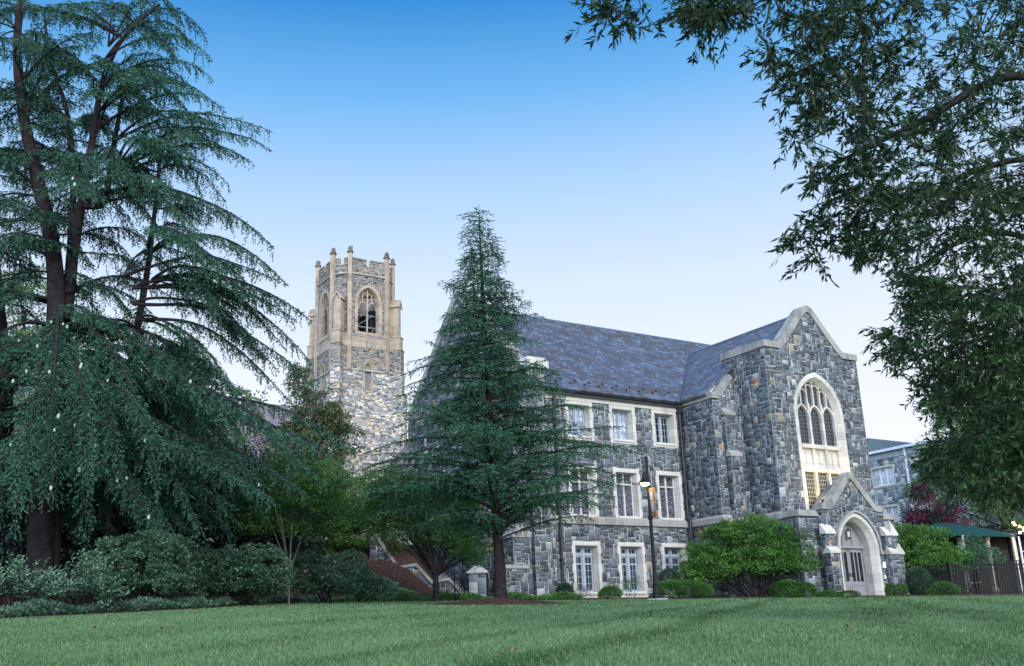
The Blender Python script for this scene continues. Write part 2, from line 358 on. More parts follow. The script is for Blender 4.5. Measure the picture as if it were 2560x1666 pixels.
M['slate_purple'] = slate_mat('purple slate', [(0.17, 0.13, 0.17), (0.21, 0.17, 0.21), (0.14, 0.12, 0.16), (0.24, 0.19, 0.21), (0.16, 0.16, 0.21)], (0.2, 0.14, 0.13), w_=0.55, h_=0.32, brown_amt=0.4, rough=0.6)
M['paint'] = simple('grey blue window paint', (0.33, 0.37, 0.43), 0.45, spec=0.4, noise=0.06)
M['paint_door'] = simple('grey door paint', (0.235, 0.228, 0.24), 0.5, spec=0.4, noise=0.08)
M['white'] = simple('white paint', (0.72, 0.74, 0.78), 0.5, noise=0.05)
M['metal_dark'] = simple('dark bronze metal', (0.025, 0.024, 0.03), 0.45, spec=0.5, noise=0.2)
M['black'] = simple('black painted metal', (0.008, 0.008, 0.010), 0.5, spec=0.25, noise=0.1)
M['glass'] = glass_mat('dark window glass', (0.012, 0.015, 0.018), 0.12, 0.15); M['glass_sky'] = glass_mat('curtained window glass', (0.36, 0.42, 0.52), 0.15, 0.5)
M['glass_curtain'] = glass_mat('dim curtained glass', (0.032, 0.04, 0.045), 0.15, 0.08)
M['lead'] = lead_mat('leaded glass', (0.012, 0.014, 0.018), (0.10, 0.11, 0.13)); M['lead_light'] = lead_mat('pale leaded glass', (0.022, 0.020, 0.016), (0.27, 0.27, 0.26), 0.125, 0.21)
M['scroll'] = lead_mat('scrolled leaded glass', (0.010, 0.010, 0.018), (0.13, 0.125, 0.18), scroll=True)
M['stain'] = lead_mat('stained glass', (0.16, 0.16, 0.18), (0.12, 0.11, 0.11), 0.16, 0.3, tint=0.5)
M['bark'] = simple('dark bark', (0.026, 0.021, 0.022), 0.95, spec=0.08, noise=0.5, scale=6, bump=1.0, bscale=14)
M['bark_cedar'] = simple('cedar bark', (0.028, 0.022, 0.025), 0.95, spec=0.08, noise=0.45, scale=4, bump=1.0, bscale=10)
M['bark_pale'] = simple('pale bark', (0.11, 0.10, 0.095), 0.9, noise=0.4, scale=7, bump=0.6, bscale=20)
M['mulch'] = simple('brown mulch', (0.062, 0.036, 0.028), 1.0, spec=0.08, noise=0.7, scale=9, bump=1.0, bscale=14)
# ---------------------------------------------------------------- planes, stone walls, windows
class Plane:
    def __init__(s, o, d, n): s.o = np.array([o[0], o[1]], float); s.d = np.array(d, float); s.n = np.array(n, float)
    def p(s, a, z, n=0.0):
        q = s.o + s.d * a + s.n * n; return (q[0], q[1], z)
def PA(v): return Plane((0, v), (1, 0), (0, -1))       # faces the lawn; s = u
def PB(v): return Plane((0, v), (1, 0), (0, 1))
def PL(u): return Plane((u, 0), (0, 1), (-1, 0))       # faces left; s = v
def PR(u): return Plane((u, 0), (0, 1), (1, 0))
PAL_HALL = ([(0.046, 0.054, 0.064), (0.066, 0.077, 0.091), (0.090, 0.104, 0.122), (0.122, 0.139, 0.16), (0.078, 0.089, 0.088), (0.082, 0.076, 0.080), (0.18, 0.198, 0.218), (0.29, 0.295, 0.295), (0.26, 0.22, 0.165), (0.31, 0.15, 0.07)],
            [0.17, 0.23, 0.22, 0.13, 0.08, 0.06, 0.055, 0.03, 0.018, 0.004])
PAL_TOWER = ([(0.085, 0.092, 0.105), (0.15, 0.16, 0.18), (0.215, 0.22, 0.23), (0.31, 0.305, 0.295), (0.55, 0.49, 0.40), (0.42, 0.32, 0.21), (0.17, 0.14, 0.12), (0.44, 0.25, 0.12)],
             [0.13, 0.19, 0.19, 0.13, 0.15, 0.14, 0.06, 0.013])
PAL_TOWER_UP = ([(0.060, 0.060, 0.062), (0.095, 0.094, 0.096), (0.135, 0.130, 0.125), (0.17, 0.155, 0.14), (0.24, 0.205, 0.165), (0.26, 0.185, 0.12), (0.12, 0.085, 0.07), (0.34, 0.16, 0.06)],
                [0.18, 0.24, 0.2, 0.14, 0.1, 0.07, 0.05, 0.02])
PAL_FAR = ([(0.12, 0.14, 0.17), (0.19, 0.22, 0.26), (0.28, 0.31, 0.35), (0.40, 0.41, 0.42), (0.45, 0.38, 0.28), (0.38, 0.22, 0.12)], [0.24, 0.28, 0.24, 0.14, 0.07, 0.03])
SZ = [(2, 1, 10), (3, 1, 8), (2, 2, 16), (3, 2, 18), (4, 2, 9), (2, 3, 8), (3, 3, 10), (4, 3, 7), (5, 2, 5), (5, 3, 3), (4, 4, 2), (1, 1, 5), (1, 2, 5), (3, 4, 2)]
def stones(name, pl, s0, s1, z0, z1, parent, org, mask=None, cell=0.103, pal=PAL_HALL, seed=1, joint=0.0085, mortar='mortar', sizes=SZ, jit=0.33, depth=0.013):
    rng = random.Random(seed)
    ns = max(1, int(round((s1 - s0) / cell))); nz = max(1, int(round((z1 - z0) / cell)))
    cs, cz = (s1 - s0) / ns, (z1 - z0) / nz
    S = s0 + (np.arange(ns) + 0.5) * cs; Z = z0 + (np.arange(nz) + 0.5) * cz
    SS, ZZ = np.meshgrid(S, Z)
    ok = np.ones((nz, ns), bool) if mask is None else mask(SS, ZZ)
    free = ok.copy()
    r2 = np.random.default_rng(seed)
    JS = r2.uniform(-jit, jit, (nz + 1, ns + 1)) * cs; JZ = r2.uniform(-jit, jit, (nz + 1, ns + 1)) * cz * 0.8
    JS[:, 0] = JS[:, -1] = 0; JZ[0] = JZ[-1] = 0
    V = []; F = []; Cc = []; Mi = []
    o = np.array(org, float)
    def P(a, z, n): q = pl.p(a, z, n); return (q[0] - o[0], q[1] - o[1], q[2] - o[2])
    for i in range(nz):                                   # mortar backing, one strip per run
        j = 0
        while j < ns:
            if ok[i, j]:
                k = j
                while k < ns and ok[i, k]: k += 1
                n = len(V); a0, a1 = s0 + j * cs, s0 + k * cs; b0, b1 = z0 + i * cz, z0 + (i + 1) * cz
                V += [P(a0, b0, 0), P(a1, b0, 0), P(a1, b1, 0), P(a0, b1, 0)]; F.append((n, n + 1, n + 2, n + 3)); Cc.append((0.4, 0.4, 0.4)); Mi.append(1)
                j = k
            else: j += 1
    cols, wts = pal
    opts = [(a, b) for a, b, w_ in sizes]; ow = [w_ for a, b, w_ in sizes]
    for i in range(nz):
        for j in range(ns):
            if not free[i, j]: continue
            w_, h_ = rng.choices(opts, ow)[0]
            w_ = min(w_, ns - j); h_ = min(h_, nz - i)
            k = 1
            while k < w_ and free[i, j + k]: k += 1
            w_ = k; k = 1
            while k < h_ and free[i + k, j:j + w_].all(): k += 1
            h_ = k
            free[i:i + h_, j:j + w_] = False
            cr_ = [(i, j), (i, j + w_), (i + h_, j + w_), (i + h_, j)]
            pts = [np.array([s0 + b * cs + JS[a, b], z0 + a * cz + JZ[a, b]]) for a, b in cr_]
            sg = [(1, 1), (-1, 1), (-1, -1), (1, -1)]
            n = len(V)
            for q, (gx, gy) in zip(pts, sg): V.append(P(q[0] + gx * joint, q[1] + gy * joint, 0.0))
            t = depth * rng.uniform(0.6, 1.4)
            for q, (gx, gy) in zip(pts, sg): V.append(P(q[0] + gx * (joint + 0.008), q[1] + gy * (joint + 0.008), t))
            F += [(n + 4, n + 5, n + 6, n + 7), (n, n + 1, n + 5, n + 4), (n + 1, n + 2, n + 6, n + 5), (n + 2, n + 3, n + 7, n + 6), (n + 3, n, n + 4, n + 7)]
            c = rng.choices(cols, wts)[0]; k = rng.uniform(0.8, 1.22)
            c = tuple(min(1, x * k * rng.uniform(0.95, 1.05)) for x in c)
            Cc += [c] * 5; Mi += [0] * 5
    me = quads_mesh(name, np.array(V), np.array(F), np.array(Cc))
    me.materials.append(M['stone']); me.materials.append(M[mortar])
    me.polygons.foreach_set('material_index', np.array(Mi, np.int32))
    return obj(name, me, None, parent)
def rects_mask(rects, extra=None):
    def f(S, Z):
        ok = np.ones(S.shape, bool)
        for a0, a1, b0, b1 in rects: ok &= ~((S > a0) & (S < a1) & (Z > b0) & (Z < b1))
        if extra is not None: ok &= extra(S, Z)
        return ok
    return f
def rect(a0, a1, b0, b1): return [(a0, b0), (a1, b0), (a1, b1), (a0, b1)]
def arch(cx, a, zs, r, z0=None, n=10):
    "pointed arch: jambs from z0 up to the springing zs, half width a, rise r; open curve from bottom left over the top to bottom right"
    R = (a * a + r * r) / (2 * a)
    th = math.asin(min(1, r / R))
    Lp = [(cx - a + R - R * cos(t), zs + R * sin(t)) for t in np.linspace(0, th, n)]
    Rp = [(2 * cx - x, z) for x, z in Lp[::-1]][1:]
    c = Lp + Rp
    if z0 is not None: c = [(cx - a, z0)] + c + [(cx + a, z0)]
    return c
def in_arch(cx, a, zs, r, z0):
    R = (a * a + r * r) / (2 * a)
    def f(S, Z):
        x = np.abs(S - cx)
        low = (x < a) & (Z > z0) & (Z <= zs)
        h = np.clip(R * R - (x + R - a) ** 2, 0, None) ** 0.5
        return low | ((x < a) & (Z > zs) & (Z - zs < h))
    return f
def curve(pl, c, n): return [pl.p(a, z, n) for a, z in c]
def ribbon(mb, pl, pts, w_, n0, n1, mi=0):
    "a bar of width w_ that follows pts in the plane, from depth n0 to n1, mitred at its bends"
    pts = [np.array(p, float) for p in pts]; A = []; B = []
    for i, p in enumerate(pts):
        d0 = pts[i] - pts[i - 1] if i > 0 else pts[1] - pts[0]
        d1 = pts[i + 1] - pts[i] if i < len(pts) - 1 else d0
        d0 = d0 / np.linalg.norm(d0); d1 = d1 / np.linalg.norm(d1); t = d0 + d1; t = t / (np.linalg.norm(t) + 1e-9)
        q = np.array([-t[1], t[0]]); k = w_ / 2 / max(0.5, abs(q @ np.array([-d1[1], d1[0]])))
        A.append(p + q * k); B.append(p - q * k)
    cs = [[pl.p(*a, n0), pl.p(*a, n1), pl.p(*b, n1), pl.p(*b, n0)] for a, b in zip(A, B)]
    return mb.loft(cs, True, True, True, mi)
def pbox(mb, pl, a0, a1, b0, b1, n0, n1, mi=0):
    return mb.hexa([pl.p(a0, b0, n0), pl.p(a1, b0, n0), pl.p(a1, b0, n1), pl.p(a0, b0, n1), pl.p(a0, b1, n0), pl.p(a1, b1, n0), pl.p(a1, b1, n1), pl.p(a0, b1, n1)], mi)
def pane(name, pl, poly, n, mat, parent, org, label=None):
    me = bpy.data.meshes.new(name); o = np.array(org)
    me.from_pydata([tuple(np.array(pl.p(a, z, n)) - o) for a, z in poly], [], [tuple(range(len(poly)))])
    uv = me.uv_layers.new(name='UVMap')
    for i, (a, z) in enumerate(poly): uv.data[i].uv = (a, z)
    return tag(obj(name, me, mat, parent), label)
def roof_poly(name, polys, parent, org, mat, thick=0.12):
    "sloping sheets: each poly is (points, origin, along, up) and carries UV in metres"
    me = bpy.data.meshes.new(name); V = []; F = []; UV = []; o = np.array(org)
    for pts, o0, al, up in polys:
        n = len(V); k = len(pts); al = np.array(al, float); up = np.array(up, float); up = up / np.linalg.norm(up); al = al / np.linalg.norm(al)
        nn = np.cross(al, up); nn = nn if nn[2] > 0 else -nn
        P_ = [np.array(p, float) for p in pts]
        V += [tuple(p - o) for p in P_] + [tuple(p - o - nn * thick) for p in P_]
        uvs = [((p - np.array(o0)) @ al, (p - np.array(o0)) @ up) for p in P_]
        F.append(tuple(range(n, n + k))); UV.append(uvs)
        F.append(tuple(range(n + k, n + 2 * k))[::-1]); UV.append(uvs[::-1])
        for i in range(k):
            j = (i + 1) % k; F.append((n + i, n + k + i, n + k + j, n + j)); UV.append([uvs[i], uvs[i], uvs[j], uvs[j]])
    me.from_pydata(V, [], F); uv = me.uv_layers.new(name='UVMap'); li = 0
    for u_ in UV:
        for q in u_: uv.data[li].uv = q; li += 1
    return obj(name, me, mat, parent)

def window(parent, org, pl, s0, s1, z0, z1, kind, out=0.17, top=None, sill=0.2, rec=0.28, splay=0.09, name='window', glass='glass'):
    "rectangular window: limestone surround, then casements; s0..z1 is the opening in the face of the wall"
    top = out if top is None else top
    mb = MB(org)
    o_ = rect(s0 - out, s1 + out, z0 - sill, z1 + top); i_ = rect(s0, s1, z0, z1)
    b_ = rect(s0 + splay, s1 - splay, z0 + 0.02, z1 - 0.05)
    mb.loft([curve(pl, o_, -0.05), curve(pl, o_, 0.04), curve(pl, i_, 0.04), curve(pl, b_, -rec), curve(pl, b_, -rec - 0.16)], True)
    k = 0                                                  # toothed quoins
    z = z0 + 0.05
    while z < z1 - 0.25:
        if k % 2 == 0:
            pbox(mb, pl, s0 - out - 0.05, s0 - out + 0.02, z, z + 0.36, -0.03, 0.034); pbox(mb, pl, s1 + out - 0.02, s1 + out + 0.05, z, z + 0.36, -0.03, 0.034)
        z += 0.425; k += 1
    # projecting weathered sill
    mb.hexa([pl.p(s0 - 0.03, z0 - 0.1, 0.03), pl.p(s1 + 0.03, z0 - 0.1, 0.03), pl.p(s1 + 0.03, z0 - 0.1, 0.10), pl.p(s0 - 0.03, z0 - 0.1, 0.10),
             pl.p(s0 - 0.03, z0 + 0.03, 0.03), pl.p(s1 + 0.03, z0 + 0.03, 0.03), pl.p(s1 + 0.03, z0 - 0.04, 0.10), pl.p(s0 - 0.03, z0 - 0.04, 0.10)])
    win = mb.build(name, M['lime'], parent)
    a0, a1, b0, b1 = s0 + splay, s1 - splay, z0 + 0.02, z1 - 0.05
    n0, n1 = -rec - 0.10, -rec - 0.02
    fr = MB(org); mid = (a0 + a1) / 2
    def frame(x0, x1, y0, y1, cols, rows, st=0.05, mt=0.022, solid=None):
        pbox(fr, pl, x0, x0 + st, y0, y1, n0, n1); pbox(fr, pl, x1 - st, x1, y0, y1, n0, n1)
        pbox(fr, pl, x0 + st, x1 - st, y0, y0 + st * 1.3, n0, n1 - 0.003); pbox(fr, pl, x0 + st, x1 - st, y1 - st, y1, n0, n1 - 0.003)
        for c in range(1, cols):
            x = x0 + st + (x1 - x0 - 2 * st) * c / cols; pbox(fr, pl, x - mt / 2, x + mt / 2, y0 + st * 1.3, y1 - st, n0 + 0.02, n1 - 0.03)
        for r in range(1, rows):
            y = y0 + st * 1.3 + (y1 - y0 - 2.3 * st) * r / rows; t = solid if solid and r == solid[0] else None
            hh = solid[1] / 2 if t else mt / 2
            pbox(fr, pl, x0 + st, x1 - st, y - hh, y + hh, n0 + 0.018, n1 - (0.006 if t else 0.034))
    e = 0.03
    if kind == 'upper':
        pbox(fr, pl, mid - 0.045, mid + 0.045, b0, b1, n0 - 0.02, n1 + 0.03)
        frame(a0 + e, mid - 0.05, b0 + 0.03, b1 - 0.04, 2, 4); frame(mid + 0.05, a1 - e, b0 + 0.03, b1 - 0.04, 2, 4)
        fr_mat = M['paint']
    elif kind == 'ground':
        tz = z0 + (z1 - z0) * 0.80
        pbox(fr, pl, mid - 0.05, mid + 0.05, b0, b1, n0 - 0.02, n1 + 0.04)
        pbox(fr, pl, a0, mid - 0.05, tz - 0.03, tz + 0.035, n0, n1 + 0.05); pbox(fr, pl, mid + 0.05, a1, tz - 0.03, tz + 0.035, n0, n1 + 0.05)
        for x0, x1 in ((a0 + e, mid - 0.055), (mid + 0.055, a1 - e)):
            frame(x0, x1, tz + 0.04, b1 - 0.02, 2, 1, 0.06); frame(x0, x1, b0 + 0.02, tz - 0.035, 2, 5, 0.06, solid=(4, 0.07))
        fr_mat = M['paint']
    elif kind == 'leaded':
        tz = z0 + (z1 - z0) * 0.745
        pbox(fr, pl, mid - 0.05, mid + 0.05, b0, b1, n0 - 0.02, n1 + 0.06)
        pbox(fr, pl, a0, mid - 0.05, tz - 0.035, tz + 0.035, n0, n1 + 0.05); pbox(fr, pl, mid + 0.05, a1, tz - 0.035, tz + 0.035, n0, n1 + 0.05)
        pbox(fr, pl, a0, a0 + 0.05, b0, b1, n0 + 0.01, n1 + 0.02); pbox(fr, pl, a1 - 0.05, a1, b0, b1, n0 + 0.01, n1 + 0.02)
        fr_mat = M['lime']
    elif kind == 'triple':
        t = (a1 - a0) / 3
        for q in (1, 2): pbox(fr, pl, a0 + t * q - 0.05, a0 + t * q + 0.05, b0, b1, n0 - 0.02, n1 + 0.03)
        for q in range(3): frame(a0 + t * q + 0.05, a0 + t * (q + 1) - 0.05, b0 + 0.02, b1 - 0.02, 3, 4, 0.035)
        fr_mat = M['white']
    elif kind == 'single':
        pbox(fr, pl, a0, a0 + 0.04, b0, b1, n0, n1); pbox(fr, pl, a1 - 0.04, a1, b0, b1, n0, n1); pbox(fr, pl, a0, a1, b1 - 0.04, b1, n0, n1 - 0.003)
        fr_mat = M['lime']
    fr.build('frame', fr_mat, win)
    pane('glass', pl, rect(a0, a1, b0, b1), -rec - 0.09 if kind != 'leaded' else -rec - 0.05, M['scroll'] if kind == 'leaded' else M[glass], win, org)
    return win
def coping(mb, pl, path, th, n0, n1, lip=0.0, mi=0):
    ribbon(mb, pl, path, th, n0, n1, mi)
def band(mb, pts, zb, zt, proj, org_in=0.05):
    "string course along a polyline of (u, v) corners; the outside is on the right hand when walking along it"
    pts = [np.array(p, float) for p in pts]; rows = []
    for i, p in enumerate(pts):
        d0 = p - pts[i - 1] if i else pts[1] - p; d1 = pts[i + 1] - p if i < len(pts) - 1 else d0
        d0 = d0 / np.linalg.norm(d0); d1 = d1 / np.linalg.norm(d1)
        n0 = np.array([d0[1], -d0[0]]); n1 = np.array([d1[1], -d1[0]]); n = n0 + n1; n = n / np.linalg.norm(n); k = 1 / max(0.3, n @ n1)
        q = lambda t: p + n * k * t
        a, b = q(-org_in), q(proj)
        c = q(0.03)
        rows.append([(*a, zb), (*b, zb), (*b, zt - proj * 1.1), (*c, zt), (*a, zt)])
    mb.loft(rows, True, True, True)
    return mb

# ---------------------------------------------------------------- the hall
ORG = (25.76, 39.0, 1.6)
hall = empty('stone_hall', W3(*ORG), TH, 'grey stone gothic hall with blue slate roof and tall gable, facing the lawn', 'building')
hall.rotation_euler = (0, 0, TH)
ZB = 0.7
BAYS = [(28.15, 29.45), (30.80, 32.10), (33.50, 34.80)]
pa = PA(39.0)
masks = []
for a0, a1 in BAYS:
    masks += [(a0 - 0.16, a1 + 0.16, 1.75, 4.27), (a0 - 0.16, a1 + 0.16, 5.2, 7.82), (a0 - 0.16, a1 + 0.16, 9.08, 11.1)]
masks.append((25.0, 36.0, 5.12, 5.4))
tag(stones('wall', pa, 25.76, 35.3, ZB, 11.0, hall, ORG, rects_mask(masks), seed=3))
win_group = {}
for a0, a1 in BAYS:
    window(hall, ORG, pa, a0, a1, 1.98, 4.1, 'ground', out=0.15, top=0.19, sill=0.25, glass='glass_curtain')
    window(hall, ORG, pa, a0, a1, 5.5, 7.65, 'leaded', out=0.16, top=0.2, sill=0.08)
    window(hall, ORG, pa, a0 + 0.02, a1 - 0.02, 9.27, 10.8, 'upper', out=0.18, top=0.2, sill=0.2, glass='glass_sky' if a1 < 33 else 'glass')
mb = MB(ORG)
pbox(mb, pa, 26.6, 35.2, 10.985, 11.36, -0.05, 0.055)
mb.build('fascia', M['lime'], hall)
# string course round the building
mb = MB(ORG)
band(mb, [(26.6, 39.0), (35.35, 39.0), (35.35, 36.62), (37.3, 36.62), (37.3, 34.65)], 5.08, 5.46, 0.11)
mb.build('string_course', M['lime_dirty'], hall)
mb = MB(ORG); band(mb, [(25.76, 49.8), (25.76, 39.0)], 5.08, 5.46, 0.11)
mb.build('string_course', M['lime_dirty'], hall)
# cross wing: step block and gabled block
tag(stones('wall', PL(35.35), 36.62, 39.0, ZB, 11.25, hall, ORG, rects_mask([(30, 40, 5.12, 5.4)]), seed=4))
def m4(S, Z): return Z < 11.2 + np.clip(S - 35.75, 0, 9) * 0.95 - 0.0
tag(stones('wall', PA(36.62), 35.35, 37.3, ZB, 12.7, hall, ORG, rects_mask([(30, 40, 5.12, 5.4)], m4), seed=5))
tag(stones('wall', PL(37.3), 34.65, 37.66, ZB, 13.65, hall, ORG, rects_mask([(30, 36.65, 5.12, 5.4)]), seed=6))
GU = 40.75
def m6(S, Z): return Z < 13.62 + np.clip(2.45 - np.abs(S - GU), 0, 9) * 1.07 + 0.0
ga = in_arch(GU, 1.78, 10.45, 2.19, 5.6)
tag(stones('wall', PA(34.65), 37.3, 44.2, ZB, 16.3, hall, ORG, rects_mask([(39.1, 42.4, 1.0, 5.7), (37.0, 44.5, 5.12, 5.4)] and [], lambda S, Z: m6(S, Z) & ~ga(S, Z)), seed=7))
tag(stones('wall', PR(44.2), 34.65, 39.0, ZB, 13.65, hall, ORG, None, seed=8))
mb = MB(ORG)                                               # the back of the hall, closed with plain rendered walls
mb.box(26.3, 44.2, 50.4, 50.8, ZB, 11.4); mb.box(43.8, 44.15, 39.0, 50.4, ZB, 11.4)
mb.box(37.8, 43.9, 35.0, 35.2, ZB, 5.6); mb.box(37.7, 37.8, 34.8, 38, 11.5, 13.3); mb.box(43.7, 43.8, 34.8, 38.6, 11.5, 13.3)
mb.build('wall', M['mortar'], hall)
# copings of the wing
pg = PA(34.65); T = 0.42
mb = MB(ORG)
k = 1.07
# gable coping: horizontal shoulders, raking sides, rounded apex
ap = 16.42
sh = [(37.28, 13.83), (38.42, 13.83)]
rk = [(38.42, 13.83), (40.33, 15.95), (40.5, 16.12), (40.65, 16.22), (GU, 16.24)]
path = [(37.25, 13.84), (38.38, 13.84)] + [(38.72, 14.12), (40.3, 15.86), (40.52, 16.05), (GU, 16.13)]
path = path + [(2 * GU - a, b) for a, b in path[::-1][1:]]
ribbon(mb, pg, path, 0.34, -0.55, 0.07)
pbox(mb, PL(37.3), 35.2, 37.68, 13.64, 14.02, -0.35, 0.06)
pbox(mb, PR(44.2), 35.2, 37.68, 13.64, 14.02, -0.35, 0.06)
pbox(mb, PL(35.35), 36.56, 39.05, 11.24, 11.56, -0.4, 0.06)
pbox(mb, PA(36.62), 35.75, 35.9, 11.24, 11.555, -0.4, 0.055)
ribbon(mb, PA(36.62), [(35.7, 11.42), (36.75, 12.5)], 0.3, -0.42, 0.08)
mb.build('coping', M['lime_dirty'], hall)
# step buttress on the face of the step block
def buttress(pl, s0, s1, stages, seed, capmat='lime_dirty', cell=0.102, pal=PAL_HALL, parent=None, org=None):
    "stages: list of (top z of wall stone, projection); the stages taper upwards, each with a sloping cap"
    parent = parent or hall; org = org or ORG
    zb = ZB; objs = []
    for i, (zt, pr) in enumerate(stages):
        nxt = stages[i + 1][1] if i + 1 < len(stages) else 0.0
        f = Plane(pl.o + pl.n * pr, pl.d, pl.n)
        body = stones('buttress', f, s0, s1, zb, zt, parent, org, None, cell, pal, seed + i)
        for sx, dn in ((s0, -1), (s1, 1)):
            q = pl.o + pl.d * sx
            side = Plane(q, pl.n, pl.d * dn)
            st_ = stones('side', side, 0.0, pr, zb, zt, body, org, None, cell, pal, seed + 10 + i)
        h = (pr - nxt) * 1.3 + 0.05
        mb = MB(org)
        e = 0.05
        mb.hexa([pl.p(s0 - e, zt, -0.02), pl.p(s1 + e, zt, -0.02), pl.p(s1 + e, zt, pr + e), pl.p(s0 - e, zt, pr + e),
                 pl.p(s0 - e, zt + h + 0.1, -0.02 + nxt), pl.p(s1 + e, zt + h + 0.1, -0.02 + nxt), pl.p(s1 + e, zt + 0.1, pr + e), pl.p(s0 - e, zt + 0.1, pr + e)])
        mb.build('cap', M[capmat], body)
        zb = zt + 0.02
    return objs
buttress(PA(36.62), 35.9, 36.6, [(5.1, 0.45), (8.3, 0.38), (10.4, 0.22)], 20)
# great window of the gable -------------------------------------------------
mb = MB(ORG)
oc = arch(GU, 1.80, 10.45, 2.22, 5.2, 14); ic = arch(GU, 1.58, 10.45, 1.97, 5.2, 14); bc = arch(GU, 1.40, 10.45, 1.78, 5.2, 14)
mb.loft([curve(pg, oc, -0.1), curve(pg, oc, 0.045), curve(pg, ic, 0.045), curve(pg, bc, -0.25), curve(pg, bc, -0.6)])
gw = mb.build('great_window', M['lime'], hall); gw['label'] = 'tall pointed limestone window above the porch'
mb = MB(ORG)
NB0, NB1 = -0.42, -0.20
cxs = [GU - 0.95, GU, GU + 0.95]
for x in (GU - 0.475, GU + 0.475):
    ribbon(mb, pg, [(x, 5.3), (x, 11.05)], 0.15, NB0, NB1 + 0.02)
def top_at(x, a=1.40, zs=10.45, r=1.78):
    R = (a * a + r * r) / (2 * a); d = abs(x - GU); return zs + sqrt(max(0, R * R - (d + R - a) ** 2))
for c in cxs:                                              # heads of the lancets
    h = arch(c, 0.43, 10.35, 0.62, None, 8)
    ribbon(mb, pg, h, 0.09, NB0 + 0.02, NB1 - 0.01)
for x in (GU - 0.95, GU - 0.475, GU, GU + 0.475, GU + 0.95):  # tracery mullions
    b0 = 11.0 if abs(abs(x - GU) - 0.475) > 0.1 else 11.06
    ribbon(mb, pg, [(x, b0), (x, top_at(x) + 0.06)], 0.085, NB0 + 0.01, NB1 - 0.02)
for i, x in enumerate(np.arange(GU - 1.19, GU + 1.2, 0.475)):
    t = top_at(x) - 0.10
    if t > 11.2 and abs(x - GU) < 1.0: ribbon(mb, pg, arch(x, 0.18, t - 0.16, 0.16, None, 5), 0.05, NB0 + 0.03, NB1 - 0.05)
# transom, blind panels, lower heads
pbox(mb, pg, GU - 1.40, GU + 1.40, 8.72, 8.90, NB0, NB1 + 0.10)
pbox(mb, pg, GU - 1.40, GU + 1.40, 7.52, 7.68, NB0, NB1 + 0.06)
mb.hexa([pg.p(GU - 1.4, 7.68, NB0), pg.p(GU + 1.4, 7.68, NB0), pg.p(GU + 1.4, 7.68, NB1 + 0.05), pg.p(GU - 1.4, 7.68, NB1 + 0.05),
         pg.p(GU - 1.4, 7.95, NB0), pg.p(GU + 1.4, 7.95, NB0), pg.p(GU + 1.4, 7.95, NB1 - 0.09), pg.p(GU - 1.4, 7.95, NB1 - 0.09)])
pbox(mb, pg, GU - 1.40, GU + 1.40, 7.68, 8.72, NB0, NB1 - 0.10)
for c in cxs:
    ribbon(mb, pg, [(c, 7.95), (c, 8.55)], 0.05, NB0, NB1 - 0.05)
    for s in (-0.2, 0.2): ribbon(mb, pg, arch(c + s, 0.17, 8.42, 0.18, 7.95, 5), 0.035, NB0, NB1 - 0.06)
for x in (GU - 1.38, GU + 1.38): ribbon(mb, pg, [(x, 5.3), (x, 10.8)], 0.07, NB0, NB1)
mb.build('tracery', M['lime'], gw)
pane('glass', pg, arch(GU, 1.40, 10.45, 1.78, 8.9, 12), -0.36, M['lead'], gw, ORG)
pane('glass', pg, rect(GU - 1.4, GU + 1.4, 5.3, 7.52), -0.35, M['lead_light'], gw, ORG)

# low blocks beside the porch
VP = 33.3
for sgn, (a0, a1) in ((1, (37.3, 38.57)), (-1, (42.93, 44.2))):
    b = stones('side_block', PA(33.67), a0, a1, ZB, 5.12, hall, ORG, None, seed=40 + sgn)
    stones('side', PL(a0), 33.67, 34.65, ZB, 5.12, b, ORG, None, seed=42 + sgn)
    stones('side', PR(a1), 33.67, 34.65, ZB, 5.12, b, ORG, None, seed=44 + sgn)
    mb = MB(ORG)
    mb.box(a0 - 0.10, a1 + 0.10 if sgn < 0 else a1, 33.55, 34.72, 5.12, 5.24); mb.box(a0 - 0.05, a1 + (0.05 if sgn < 0 else 0), 33.60, 34.72, 5.243, 5.36)
    mb.box(a0, a1, 33.66, 34.72, 5.363, 5.42)
    mb.build('cap', M['lime_dirty'], b)
# porch
porch = stones('porch', PA(VP), 38.57, 42.93, ZB, 7.2, hall, ORG,
               lambda S, Z: (Z < 5.42 + np.clip(1.72 - np.abs(S - GU), 0, 9) * 1.04) & ~in_arch(GU, 1.45, 3.6, 1.69, 0.0)(S, Z), seed=50, cell=0.1)
stones('side', PL(38.57), VP, 34.65, ZB, 5.45, porch, ORG, None, seed=51); stones('side', PR(42.93), VP, 34.65, ZB, 5.45, porch, ORG, None, seed=52)
mb = MB(ORG); pp = PA(VP)
path = [(38.53, 5.575), (39.05, 5.575), (39.18, 5.62), (40.55, 7.03), (40.66, 7.12), (GU, 7.15)]
path = path + [(2 * GU - a, b) for a, b in path[::-1][1:]]
ribbon(mb, pp, path, 0.30, -0.42, 0.07)
mb.build('coping', M['lime_dirty'], porch)
mb = MB(ORG); mb.loft([[(38.6, y, 5.4), (39.1, y, 5.45), (GU, y, 6.85), (42.4, y, 5.45), (42.9, y, 5.4)] for y in (VP + 0.35, 34.66)], False); mb.build('roof', simple('porch lead roof', (0.10, 0.12, 0.15), 0.6), porch)
mb = MB(ORG)
BD = 1.1
oc = arch(GU, 1.475, 3.6, 1.72, ZB, 14); ic = arch(GU, 1.28, 3.6, 1.54, ZB, 14); dc = arch(GU, 1.10, 3.6, 1.36, ZB, 14)
mb.loft([curve(pp, oc, -0.1), curve(pp, oc, 0.05), curve(pp, ic, 0.05), curve(pp, dc, -0.22), curve(pp, dc, -0.70)])
mb.build('doorway', M['lime'], porch)
mb = MB(ORG)
ribbon(mb, pp, arch(GU, 1.53, 3.6, 1.80, 3.5, 14), 0.11, 0.0, 0.15)
